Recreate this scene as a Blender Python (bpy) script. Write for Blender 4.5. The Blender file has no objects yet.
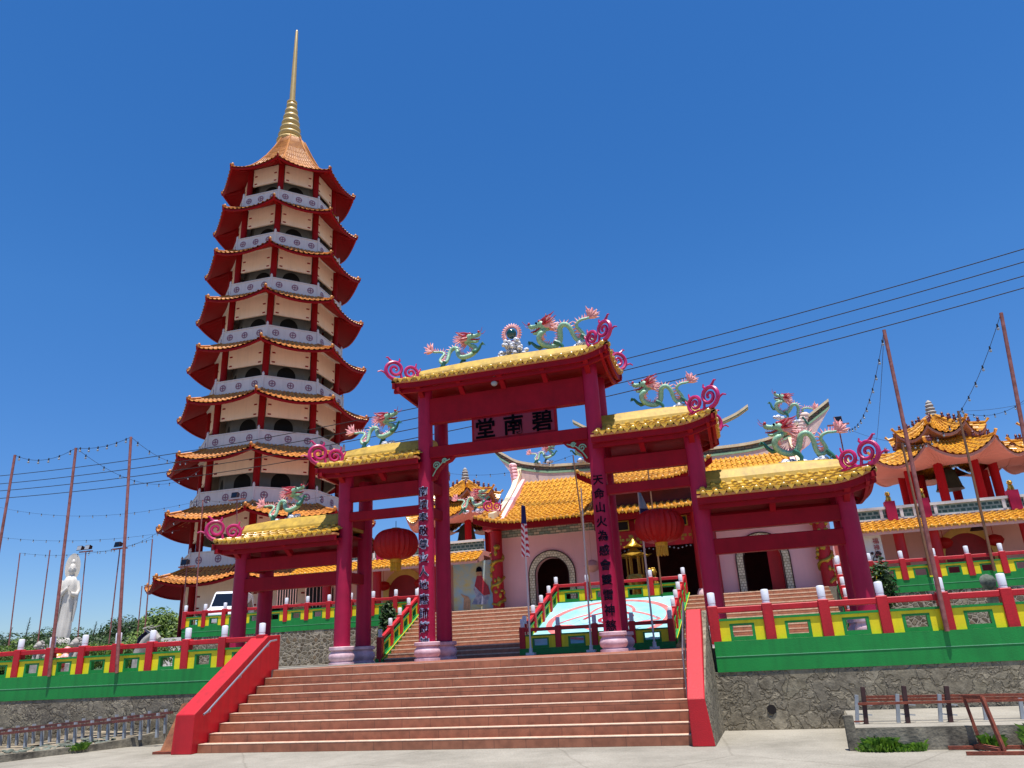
import bpy, bmesh, math, random
from mathutils import Vector, Matrix
random.seed(7)
PI = math.pi
sc = bpy.context.scene
COL = sc.collection

# ------------------------------------------------------------------ camera
FPX = 736.916
CAM = Vector((6.5531, -22.3727, 1.6386))
_p, _r, _y = 0.347531, -0.051032, -0.274642
FW = Vector((math.sin(_y) * math.cos(_p), math.cos(_y) * math.cos(_p), math.sin(_p)))
R0 = Vector((math.cos(_y), -math.sin(_y), 0))
U0 = R0.cross(FW)
RT = R0 * math.cos(_r) + U0 * math.sin(_r)
UP = -R0 * math.sin(_r) + U0 * math.cos(_r)
cd = bpy.data.cameras.new('camera')
cd.sensor_width = 36.0
cd.lens = 36.0 * FPX / 1024.0
cd.clip_end = 3000
cam = bpy.data.objects.new('camera', cd)
COL.objects.link(cam)
M = Matrix((RT, UP, -FW)).transposed().to_4x4()
M.translation = CAM
cam.matrix_world = M
sc.camera = cam

# ------------------------------------------------------------------ world, sun, exposure
SUN_EL, SUN_AZ = math.radians(78), math.radians(28)     # azimuth: from -Y (behind the camera) towards +X
to_sun = Vector((math.sin(SUN_AZ) * math.cos(SUN_EL), -math.cos(SUN_AZ) * math.cos(SUN_EL), math.sin(SUN_EL)))
w = bpy.data.worlds.new('World')
sc.world = w
w.use_nodes = True
nt = w.node_tree
bg = nt.nodes['Background']
sky = nt.nodes.new('ShaderNodeTexSky')
sky.sky_type = 'NISHITA'
sky.sun_disc = False
sky.sun_elevation = SUN_EL
sky.sun_rotation = math.atan2(to_sun.x, to_sun.y)
sky.altitude = 0
sky.air_density = 1.0
sky.dust_density = 0.25
sky.ozone_density = 4.0
hs = nt.nodes.new('ShaderNodeHueSaturation')
hs.inputs['Saturation'].default_value = 1.31
hs.inputs['Hue'].default_value = 0.506
hs.inputs['Value'].default_value = 1.0
nt.links.new(sky.outputs[0], hs.inputs['Color'])
# deeper blue towards the horizon (very clear tropical air)
wtc = nt.nodes.new('ShaderNodeTexCoord')
wsx = nt.nodes.new('ShaderNodeSeparateXYZ')
wrp = nt.nodes.new('ShaderNodeValToRGB')
wrp.color_ramp.elements[0].position = 0.0
wrp.color_ramp.elements[0].color = (.50, .60, .80, 1)
wrp.color_ramp.elements[1].position = 0.42
wrp.color_ramp.elements[1].color = (1, 1, 1, 1)
wmx = nt.nodes.new('ShaderNodeMix')
wmx.data_type = 'RGBA'
wmx.blend_type = 'MULTIPLY'
wmx.inputs['Factor'].default_value = 1
nt.links.new(wtc.outputs['Generated'], wsx.inputs[0])
nt.links.new(wsx.outputs['Z'], wrp.inputs['Fac'])
nt.links.new(hs.outputs['Color'], wmx.inputs[6])
nt.links.new(wrp.outputs['Color'], wmx.inputs[7])
nt.links.new(wmx.outputs[2], bg.inputs[0])
bg.inputs[1].default_value = 0.104
sl = bpy.data.lights.new('sun', 'SUN')
sl.energy = 5.0
sl.angle = math.radians(0.5)
sl.color = (1.0, 0.955, 0.89)
so = bpy.data.objects.new('sun', sl)
COL.objects.link(so)
so.rotation_euler = (-to_sun).to_track_quat('-Z', 'Y').to_euler()
so.location = (20, -30, 60)
sc.view_settings.view_transform = 'Standard'
sc.view_settings.look = 'None'
sc.view_settings.exposure = 0.58
sc.view_settings.gamma = 1.0
sc.view_settings.use_curve_mapping = False


def at(u, v, Y):
    """world point seen at photo pixel (u, v) on the vertical plane y = Y"""
    d = FW + RT * ((u - 512) / FPX) - UP * ((v - 384) / FPX)
    return CAM + d * ((Y - CAM.y) / d.y)


# ------------------------------------------------------------------ materials
def lin(c):
    return tuple(((x / 255) / 12.92 if x / 255 <= 0.04045 else (((x / 255) + 0.055) / 1.055) ** 2.4) for x in c)


def mat(name, rgb, rough=0.55, var=0.12, scale=3.0, bump=0.0, bscale=40.0, spec=0.5, metal=0.0, streak=0.0, rgb2=None, coat=0.0):
    """painted / plain surface: two tones mixed by noise, optional vertical weather streaks, fine bump"""
    m = bpy.data.materials.new(name)
    m.use_nodes = True
    n, l = m.node_tree.nodes, m.node_tree.links
    b = n['Principled BSDF']
    b.inputs['Roughness'].default_value = rough
    b.inputs['Metallic'].default_value = metal
    b.inputs['Specular IOR Level'].default_value = spec
    if coat:
        b.inputs['Coat Weight'].default_value = coat
        b.inputs['Coat Roughness'].default_value = 0.15
    c = lin(rgb)
    c2 = lin(rgb2) if rgb2 else tuple(max(0, x * (1 - 2.2 * var)) for x in c)
    tc = n.new('ShaderNodeTexCoord')
    no = n.new('ShaderNodeTexNoise')
    no.inputs['Scale'].default_value = scale
    no.inputs['Detail'].default_value = 8
    no.inputs['Roughness'].default_value = 0.65
    l.new(tc.outputs['Object'], no.inputs['Vector'])
    ramp = n.new('ShaderNodeValToRGB')
    ramp.color_ramp.elements[0].position = 0.33
    ramp.color_ramp.elements[0].color = (*c2, 1)
    ramp.color_ramp.elements[1].position = 0.62
    ramp.color_ramp.elements[1].color = (*c, 1)
    l.new(no.outputs['Fac'], ramp.inputs['Fac'])
    out = ramp.outputs['Color']
    if streak:
        mp = n.new('ShaderNodeMapping')
        mp.inputs['Scale'].default_value = (5, 5, 0.35)
        l.new(tc.outputs['Object'], mp.inputs['Vector'])
        n2 = n.new('ShaderNodeTexNoise')
        n2.inputs['Scale'].default_value = 1.6
        n2.inputs['Detail'].default_value = 6
        l.new(mp.outputs['Vector'], n2.inputs['Vector'])
        r2 = n.new('ShaderNodeValToRGB')
        r2.color_ramp.elements[0].position = 0.3
        r2.color_ramp.elements[0].color = (1 - streak, 1 - streak, 1 - streak * .95, 1)
        r2.color_ramp.elements[1].position = 0.55
        r2.color_ramp.elements[1].color = (1, 1, 1, 1)
        l.new(n2.outputs['Fac'], r2.inputs['Fac'])
        mx = n.new('ShaderNodeMix')
        mx.data_type = 'RGBA'
        mx.blend_type = 'MULTIPLY'
        mx.inputs['Factor'].default_value = 1
        l.new(out, mx.inputs[6])
        l.new(r2.outputs['Color'], mx.inputs[7])
        out = mx.outputs[2]
    l.new(out, b.inputs['Base Color'])
    if bump:
        n3 = n.new('ShaderNodeTexNoise')
        n3.inputs['Scale'].default_value = bscale
        n3.inputs['Detail'].default_value = 6
        l.new(tc.outputs['Object'], n3.inputs['Vector'])
        bp = n.new('ShaderNodeBump')
        bp.inputs['Strength'].default_value = bump
        bp.inputs['Distance'].default_value = 0.03
        l.new(n3.outputs['Fac'], bp.inputs['Height'])
        l.new(bp.outputs['Normal'], b.inputs['Normal'])
    return m


def stone_mat(name, cols, scale, dist=0.08, bump=0.9, mortar=(150, 142, 130), warp=0.6, edge=1.0, nscale=9):
    """random rubble: warped voronoi cells with raised / sunken mortar"""
    m = bpy.data.materials.new(name)
    m.use_nodes = True
    n, l = m.node_tree.nodes, m.node_tree.links
    b = n['Principled BSDF']
    b.inputs['Roughness'].default_value = 0.9
    b.inputs['Specular IOR Level'].default_value = 0.2
    tc = n.new('ShaderNodeTexCoord')
    wn = n.new('ShaderNodeTexNoise')
    wn.inputs['Scale'].default_value = 1.7
    wn.inputs['Detail'].default_value = 4
    l.new(tc.outputs['Object'], wn.inputs['Vector'])
    mxv = n.new('ShaderNodeMix')
    mxv.data_type = 'VECTOR'
    mxv.inputs['Factor'].default_value = warp * 0.3
    l.new(tc.outputs['Object'], mxv.inputs[4])
    l.new(wn.outputs['Color'], mxv.inputs[5])
    vo = n.new('ShaderNodeTexVoronoi')
    vo.inputs['Scale'].default_value = scale
    l.new(mxv.outputs[1], vo.inputs['Vector'])
    ve = n.new('ShaderNodeTexVoronoi')
    ve.feature = 'DISTANCE_TO_EDGE'
    ve.inputs['Scale'].default_value = scale
    l.new(mxv.outputs[1], ve.inputs['Vector'])
    sx = n.new('ShaderNodeSeparateColor')
    l.new(vo.outputs['Color'], sx.inputs[0])
    rp = n.new('ShaderNodeValToRGB')
    e = rp.color_ramp.elements
    e[0].color = (*lin(cols[0]), 1)
    e[1].color = (*lin(cols[-1]), 1)
    for i, c in enumerate(cols[1:-1]):
        k = e.new((i + 1) / (len(cols) - 1))
        k.color = (*lin(c), 1)
    l.new(sx.outputs[0], rp.inputs['Fac'])
    nn = n.new('ShaderNodeTexNoise')
    nn.inputs['Scale'].default_value = nscale
    nn.inputs['Detail'].default_value = 10
    nn.inputs['Roughness'].default_value = 0.7
    l.new(tc.outputs['Object'], nn.inputs['Vector'])
    r3 = n.new('ShaderNodeValToRGB')
    r3.color_ramp.elements[0].position = 0.3
    r3.color_ramp.elements[0].color = (.45, .44, .42, 1)
    r3.color_ramp.elements[1].position = 0.65
    r3.color_ramp.elements[1].color = (1.1, 1.1, 1.08, 1)
    l.new(nn.outputs['Fac'], r3.inputs['Fac'])
    mu = n.new('ShaderNodeMix')
    mu.data_type = 'RGBA'
    mu.blend_type = 'MULTIPLY'
    mu.inputs['Factor'].default_value = 1
    l.new(rp.outputs['Color'], mu.inputs[6])
    l.new(r3.outputs['Color'], mu.inputs[7])
    er = n.new('ShaderNodeValToRGB')
    er.color_ramp.elements[0].position = dist * 0.35
    er.color_ramp.elements[1].position = dist
    er.color_ramp.elements[0].color = (1 - edge, 1 - edge, 1 - edge, 1)
    l.new(ve.outputs['Distance'], er.inputs['Fac'])
    mx = n.new('ShaderNodeMix')
    mx.data_type = 'RGBA'
    l.new(er.outputs['Color'], mx.inputs['Factor'])
    mx.inputs[6].default_value = (*lin(mortar), 1)
    l.new(mu.outputs[2], mx.inputs[7])
    l.new(mx.outputs[2], b.inputs['Base Color'])
    ad = n.new('ShaderNodeMath')
    ad.operation = 'MULTIPLY_ADD'
    ad.inputs[1].default_value = 0.45
    l.new(nn.outputs['Fac'], ad.inputs[0])
    l.new(er.outputs['Color'], ad.inputs[2])
    bp = n.new('ShaderNodeBump')
    bp.inputs['Strength'].default_value = bump
    bp.inputs['Distance'].default_value = 0.06
    l.new(ad.outputs[0], bp.inputs['Height'])
    l.new(bp.outputs['Normal'], b.inputs['Normal'])
    return m


def brick_mat(name, c1, c2, mortar, bw, bh, msize=0.02, rough=0.6, axes=('X', 'Z')):
    """tiled surface: brick texture over two object axes"""
    m = bpy.data.materials.new(name)
    m.use_nodes = True
    n, l = m.node_tree.nodes, m.node_tree.links
    b = n['Principled BSDF']
    b.inputs['Roughness'].default_value = rough
    tc = n.new('ShaderNodeTexCoord')
    sp = n.new('ShaderNodeSeparateXYZ')
    l.new(tc.outputs['Object'], sp.inputs[0])
    cb = n.new('ShaderNodeCombineXYZ')
    l.new(sp.outputs[axes[0]], cb.inputs[0])
    l.new(sp.outputs[axes[1]], cb.inputs[1])
    br = n.new('ShaderNodeTexBrick')
    br.inputs['Scale'].default_value = 1
    br.inputs['Brick Width'].default_value = bw
    br.inputs['Row Height'].default_value = bh
    br.inputs['Mortar Size'].default_value = msize
    br.inputs['Color1'].default_value = (*lin(c1), 1)
    br.inputs['Color2'].default_value = (*lin(c2), 1)
    br.inputs['Mortar'].default_value = (*lin(mortar), 1)
    l.new(cb.outputs[0], br.inputs['Vector'])
    no = n.new('ShaderNodeTexNoise')
    no.inputs['Scale'].default_value = 6
    no.inputs['Detail'].default_value = 8
    l.new(tc.outputs['Object'], no.inputs['Vector'])
    r3 = n.new('ShaderNodeValToRGB')
    r3.color_ramp.elements[0].position = 0.3
    r3.color_ramp.elements[0].color = (.7, .69, .67, 1)
    r3.color_ramp.elements[1].position = 0.62
    r3.color_ramp.elements[1].color = (1.05, 1.05, 1.05, 1)
    l.new(no.outputs['Fac'], r3.inputs['Fac'])
    mu = n.new('ShaderNodeMix')
    mu.data_type = 'RGBA'
    mu.blend_type = 'MULTIPLY'
    mu.inputs['Factor'].default_value = 1
    l.new(br.outputs['Color'], mu.inputs[6])
    l.new(r3.outputs['Color'], mu.inputs[7])
    l.new(mu.outputs[2], b.inputs['Base Color'])
    return m


def wave_mat(name, c1, c2, scale, direction='Z', dist=2.0, rough=0.6, duty=0.5):
    m = bpy.data.materials.new(name)
    m.use_nodes = True
    n, l = m.node_tree.nodes, m.node_tree.links
    b = n['Principled BSDF']
    b.inputs['Roughness'].default_value = rough
    tc = n.new('ShaderNodeTexCoord')
    wv = n.new('ShaderNodeTexWave')
    wv.bands_direction = direction
    wv.inputs['Scale'].default_value = scale
    wv.inputs['Distortion'].default_value = dist
    wv.inputs['Detail'].default_value = 1
    l.new(tc.outputs['Object'], wv.inputs['Vector'])
    rp = n.new('ShaderNodeValToRGB')
    rp.color_ramp.interpolation = 'LINEAR'
    rp.color_ramp.elements[0].position = duty - .05
    rp.color_ramp.elements[0].color = (*lin(c1), 1)
    rp.color_ramp.elements[1].position = duty + .05
    rp.color_ramp.elements[1].color = (*lin(c2), 1)
    l.new(wv.outputs['Fac'], rp.inputs['Fac'])
    l.new(rp.outputs['Color'], b.inputs['Base Color'])
    return m


def leaf_mat(name, dark, light):
    m = bpy.data.materials.new(name)
    m.use_nodes = True
    n, l = m.node_tree.nodes, m.node_tree.links
    b = n['Principled BSDF']
    b.inputs['Roughness'].default_value = 0.55
    g = n.new('ShaderNodeNewGeometry')
    rp = n.new('ShaderNodeValToRGB')
    rp.color_ramp.elements[0].color = (*lin(dark), 1)
    rp.color_ramp.elements[1].color = (*lin(light), 1)
    l.new(g.outputs['Random Per Island'], rp.inputs['Fac'])
    l.new(rp.outputs['Color'], b.inputs['Base Color'])
    tr = n.new('ShaderNodeBsdfTranslucent')
    l.new(rp.outputs['Color'], tr.inputs['Color'])
    mx = n.new('ShaderNodeMixShader')
    mx.inputs[0].default_value = 0.25
    l.new(b.outputs[0], mx.inputs[1])
    l.new(tr.outputs[0], mx.inputs[2])
    l.new(mx.outputs[0], n['Material Output'].inputs['Surface'])
    return m


MT = {}
MT['crimson'] = mat('crimson_paint', (168, 18, 64), 0.55, 0.08, 2.0, 0.08, 60, spec=.3, streak=0.10)
MT['beam'] = mat('dark_red_paint', (146, 6, 28), 0.65, 0.10, 2.0, 0.08, 50, spec=.2, streak=0.08)
MT['red'] = mat('bright_red_paint', (190, 12, 28), 0.55, 0.09, 2.2, 0.14, 45, streak=0.18)
MT['pred'] = mat('pagoda_red_paint', (146, 6, 14), 0.7, 0.08, 0.8, 0.0, spec=.2)
MT['yellow'] = mat('yellow_paint', (240, 218, 4), 0.55, 0.06, 2.5, 0.08, 50, streak=0.14)
MT['green'] = mat('green_paint', (10, 136, 54), 0.55, 0.09, 1.2, 0.12, 40, streak=0.2)
MT['palegreen'] = mat('pale_green_line', (120, 186, 140), .6, .1)
MT['cap'] = mat('silver_white_paint', (214, 216, 224), 0.45, 0.05, 6, 0.08, 50)
MT['gtile'] = mat('yellow_glazed_tile', (210, 168, 52), 0.28, 0.16, 6.0, 0.08, 30, rgb2=(152, 112, 26), coat=.3)
MT['gcap'] = mat('yellow_ridge_plaster', (192, 156, 50), 0.6, 0.10, 2.2, 0.12, 25, rgb2=(150, 120, 34), streak=0.22)
MT['otile'] = mat('amber_glazed_tile', (216, 160, 48), 0.3, 0.16, 5.0, 0.08, 30, rgb2=(168, 102, 18), coat=.3)
MT['ptile'] = mat('orange_pagoda_tile', (202, 134, 54), 0.45, 0.14, 2.5, rgb2=(158, 90, 30))
MT['cream'] = mat('cream_plaster', (248, 222, 198), 0.8, 0.04, 0.8, 0.05, 20, streak=0.06)
MT['greywhite'] = mat('grey_white_balustrade', (214, 206, 202), 0.7, 0.05, 0.8, streak=0.10)
MT['medal'] = mat('muted_red_medallion', (146, 104, 122), 0.7, 0.1)
MT['core'] = mat('pagoda_core_wall', (128, 122, 118), 0.9, 0.08)
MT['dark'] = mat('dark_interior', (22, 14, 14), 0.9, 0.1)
MT['gold'] = mat('gold_paint', (186, 146, 52), 0.3, 0.10, 4, metal=0.55)
MT['spire'] = mat('spire_gold', (196, 166, 104), 0.4, 0.06, 2, metal=0.15)
MT['pink'] = mat('pink_plaster', (253, 194, 196), 0.8, 0.03, 0.7, 0.06, 20, streak=0.03)
MT['pink2'] = mat('salmon_plaster', (236, 178, 164), 0.8, 0.05, 0.7, 0.05, 20, streak=0.04)
MT['white'] = mat('white_paint', (226, 222, 216), 0.6, 0.05, 2, 0.05, 30, streak=0.1)
MT['plinth'] = mat('pale_pink_stone', (222, 190, 196), 0.5, 0.10, 4, 0.12, 30, rgb2=(186, 150, 158))
MT['navy'] = mat('navy_letter_paint', (14, 12, 34), 0.8, 0.1, spec=.1)
MT['letteredge'] = mat('pale_blue_letter_edge', (172, 180, 208), 0.6, 0.06)
MT['signletter'] = mat('black_letter_paint', (8, 6, 14), 0.9, 0.1, spec=.05)
MT['concrete'] = None
MT['mint'] = mat('mint_dragon_enamel', (116, 168, 142), 0.35, 0.18, 14, 0.4, 50, rgb2=(158, 192, 160))
MT['mint2'] = mat('teal_dragon_leg', (46, 110, 92), 0.4, 0.15, 10, 0.2, 40)
MT['rose'] = mat('rose_spines', (232, 178, 170), 0.5, 0.1, 10, rgb2=(214, 112, 120))
MT['dred'] = mat('dragon_red_mane', (176, 40, 56), 0.45, 0.15, 8)
MT['cloud'] = None
MT['magenta'] = mat('magenta_scroll_paint', (186, 26, 98), 0.4, 0.10, 6, 0.1, 30)
MT['lantern'] = mat('red_lantern_cloth', (176, 16, 16), 0.6, 0.06, 4)
_m = MT['lantern']
_n, _l = _m.node_tree.nodes, _m.node_tree.links
_t = _n.new('ShaderNodeBsdfTranslucent')
_t.inputs['Color'].default_value = (*lin((236, 70, 30)), 1)
_x = _n.new('ShaderNodeMixShader')
_x.inputs[0].default_value = .35
_l.new(_n['Principled BSDF'].outputs[0], _x.inputs[1])
_l.new(_t.outputs[0], _x.inputs[2])
_l.new(_x.outputs[0], _n['Material Output'].inputs['Surface'])
MT['lantgold'] = mat('lantern_tassel_yellow', (206, 160, 30), 0.6, 0.12, 12)
MT['rustpink'] = mat('faded_rust_pole', (150, 92, 88), 0.7, 0.2, 8, rgb2=(112, 58, 50))
MT['bronze'] = mat('brown_pole_paint', (132, 92, 62), 0.6, 0.15, 8)
MT['rust'] = mat('rusty_iron', (136, 66, 44), 0.8, 0.2, 10, 0.2, 60, rgb2=(90, 42, 30))
MT['oldrust'] = mat('old_dark_rust', (112, 60, 52), .8, .2, 8, .2, 50, rgb2=(74, 42, 40))
MT['darkiron'] = mat('dark_brown_iron', (66, 36, 34), 0.7, 0.2, 10)
MT['galv'] = mat('grey_galvanised', (158, 164, 170), 0.5, 0.12, 8)
MT['steel'] = mat('stainless_rail', (176, 176, 184), 0.3, 0.05, 6, metal=0.7)
MT['railgrey'] = mat('dark_grey_rail', (92, 84, 92), 0.4, 0.1, 6)
MT['maroon'] = mat('maroon_figurine', (92, 26, 34), .5, .15)
MT['wire'] = mat('black_cable', (22, 22, 26), 0.6, 0.1)
MT['bulbdark'] = mat('bulb_socket', (38, 38, 44), 0.5, 0.1)
MT['bulb'] = mat('clear_bulb', (150, 156, 164), 0.2, 0.05)
MT['statue'] = mat('white_statue_marble', (222, 216, 206), 0.6, 0.08, 0.6, 0.1, 6, streak=0.16)
MT['greystatue'] = mat('grey_carved_stone', (164, 158, 150), 0.8, 0.15, 5, 0.3, 25)
MT['carwhite'] = mat('white_car_paint', (230, 232, 236), 0.25, 0.02, 2, coat=.5)
MT['glass'] = mat('dark_car_glass', (16, 20, 28), 0.08, 0.1)
MT['tyre'] = mat('black_rubber', (22, 22, 22), 0.8, 0.1)
MT['flagblue'] = mat('flag_navy_cloth', (36, 40, 110), 0.8, 0.1)
MT['flagsky'] = mat('flag_sky_cloth', (150, 186, 220), 0.8, 0.06)
MT['flagwhite'] = mat('flag_white_cloth', (228, 226, 228), 0.8, 0.04)
MT['stripe'] = wave_mat('flag_stripes', (196, 40, 60), (236, 228, 230), 3.0, 'DIAGONAL', 0.3, 0.8)
MT['poolfloor'] = mat('pale_aqua_mural', (158, 204, 212), 0.5, 0.06, 0.9, rgb2=(112, 178, 192))
MT['ring'] = mat('coral_mural_ring', (214, 120, 116), 0.6, 0.10, 5, rgb2=(188, 80, 86))
MT['rock'] = mat('grey_green_boulder', (118, 124, 112), 0.9, 0.2, 4, 0.5, 12, rgb2=(60, 68, 58))
MT['rubble'] = stone_mat('rubble_wall', [(150, 141, 120), (134, 125, 108), (160, 150, 130), (122, 114, 100)], 5.5, 0.10, 1.0, (112, 104, 90), 2.6, .38, 7)
MT['cobble'] = stone_mat('cobble_wall', [(128, 118, 100), (98, 86, 72), (158, 148, 128), (112, 106, 96), (140, 120, 96)], 7.0, 0.16, 1.0, (160, 150, 134), 0.5)
MT['riser'] = brick_mat('brown_stair_tile', (158, 100, 72), (148, 91, 65), (116, 75, 56), 0.6, 0.3, 0.006, 0.55)
MT['riser2'] = brick_mat('brown_stair_tile_upper', (170, 114, 88), (160, 104, 78), (126, 86, 68), 0.6, 0.3, 0.006, 0.55)
MT['nosing'] = mat('pale_stair_nosing', (214, 190, 166), 0.6, 0.10, 9, 0.1, 40, rgb2=(190, 156, 132))
MT['gblock'] = brick_mat('green_glazed_blocks', (36, 66, 58), (58, 92, 78), (132, 150, 138), 0.22, 0.16, 0.03, 0.35)
MT['meander'] = brick_mat('cream_meander_trim', (244, 232, 204), (236, 222, 190), (176, 154, 120), 0.13, 0.11, 0.012, 0.7)
MT['frieze'] = brick_mat('painted_frieze', (226, 216, 192), (120, 152, 140), (90, 100, 92), 0.26, 0.12, 0.012, 0.6)
MT['awning'] = MT['otile']
MT['bark'] = mat('tree_bark', (92, 74, 58), 0.9, 0.2, 6, 0.4, 20)
MT['leaf1'] = leaf_mat('hedge_leaves', (38, 66, 20), (104, 134, 40))
MT['leaf2'] = leaf_mat('dark_shrub_leaves', (22, 42, 18), (62, 92, 36))
MT['leaf3'] = leaf_mat('light_tree_leaves', (52, 84, 34), (128, 152, 66))
MT['leaf4'] = leaf_mat('weed_leaves', (44, 92, 18), (132, 172, 50))


def concrete_mat():
    m = bpy.data.materials.new('pale_concrete')
    m.use_nodes = True
    n, l = m.node_tree.nodes, m.node_tree.links
    b = n['Principled BSDF']
    b.inputs['Roughness'].default_value = 0.9
    b.inputs['Specular IOR Level'].default_value = 0.2
    tc = n.new('ShaderNodeTexCoord')
    mp = n.new('ShaderNodeMapping')
    mp.inputs['Scale'].default_value = (1, 1, 1)
    l.new(tc.outputs['Object'], mp.inputs['Vector'])
    a = n.new('ShaderNodeTexNoise')
    a.inputs['Scale'].default_value = 0.55
    a.inputs['Detail'].default_value = 12
    a.inputs['Roughness'].default_value = 0.75
    l.new(mp.outputs[0], a.inputs['Vector'])
    r = n.new('ShaderNodeValToRGB')
    r.color_ramp.elements[0].position = 0.32
    r.color_ramp.elements[0].color = (*lin((122, 117, 106)), 1)
    r.color_ramp.elements[1].position = 0.6
    r.color_ramp.elements[1].color = (*lin((153, 147, 135)), 1)
    l.new(a.outputs['Fac'], r.inputs['Fac'])
    vc = n.new('ShaderNodeTexVoronoi')
    vc.feature = 'DISTANCE_TO_EDGE'
    vc.inputs['Scale'].default_value = .32
    wv = n.new('ShaderNodeMix')
    wv.data_type = 'VECTOR'
    wv.inputs['Factor'].default_value = .22
    l.new(mp.outputs[0], wv.inputs[4])
    l.new(a.outputs['Color'], wv.inputs[5])
    l.new(wv.outputs[1], vc.inputs['Vector'])
    rc = n.new('ShaderNodeValToRGB')
    rc.color_ramp.elements[0].position = 0.0
    rc.color_ramp.elements[0].color = (.45, .43, .40, 1)
    rc.color_ramp.elements[1].position = .007
    rc.color_ramp.elements[1].color = (1, 1, 1, 1)
    l.new(vc.outputs['Distance'], rc.inputs['Fac'])
    mc = n.new('ShaderNodeMix')
    mc.data_type = 'RGBA'
    mc.blend_type = 'MULTIPLY'
    mc.inputs['Factor'].default_value = .38
    l.new(r.outputs['Color'], mc.inputs[6])
    l.new(rc.outputs['Color'], mc.inputs[7])
    s = n.new('ShaderNodeTexNoise')
    s.inputs['Scale'].default_value = 35
    s.inputs['Detail'].default_value = 5
    l.new(mp.outputs[0], s.inputs['Vector'])
    r2 = n.new('ShaderNodeValToRGB')
    r2.color_ramp.elements[0].position = 0.3
    r2.color_ramp.elements[0].color = (.8, .8, .79, 1)
    r2.color_ramp.elements[1].position = 0.6
    r2.color_ramp.elements[1].color = (1.04, 1.04, 1.04, 1)
    l.new(s.outputs['Fac'], r2.inputs['Fac'])
    mu = n.new('ShaderNodeMix')
    mu.data_type = 'RGBA'
    mu.blend_type = 'MULTIPLY'
    mu.inputs['Factor'].default_value = 1
    l.new(mc.outputs[2], mu.inputs[6])
    l.new(r2.outputs['Color'], mu.inputs[7])
    l.new(mu.outputs[2], b.inputs['Base Color'])
    bp = n.new('ShaderNodeBump')
    bp.inputs['Strength'].default_value = 0.3
    bp.inputs['Distance'].default_value = 0.02
    l.new(s.outputs['Fac'], bp.inputs['Height'])
    l.new(bp.outputs['Normal'], b.inputs['Normal'])
    return m


def cloud_mat():
    m = wave_mat('white_cloud_base', (92, 104, 134), (224, 226, 232), 6.0, 'DIAGONAL', 9.0, 0.6, 0.22)
    return m


MT['concrete'] = concrete_mat()
MT['cloud'] = cloud_mat()


# ------------------------------------------------------------------ mesh builder
ORG = {}


def root_loc(o):
    while o is not None and o.parent is not None:
        o = o.parent
    return ORG.get(o.name, Vector((0, 0, 0))) if o is not None else Vector((0, 0, 0))


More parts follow.
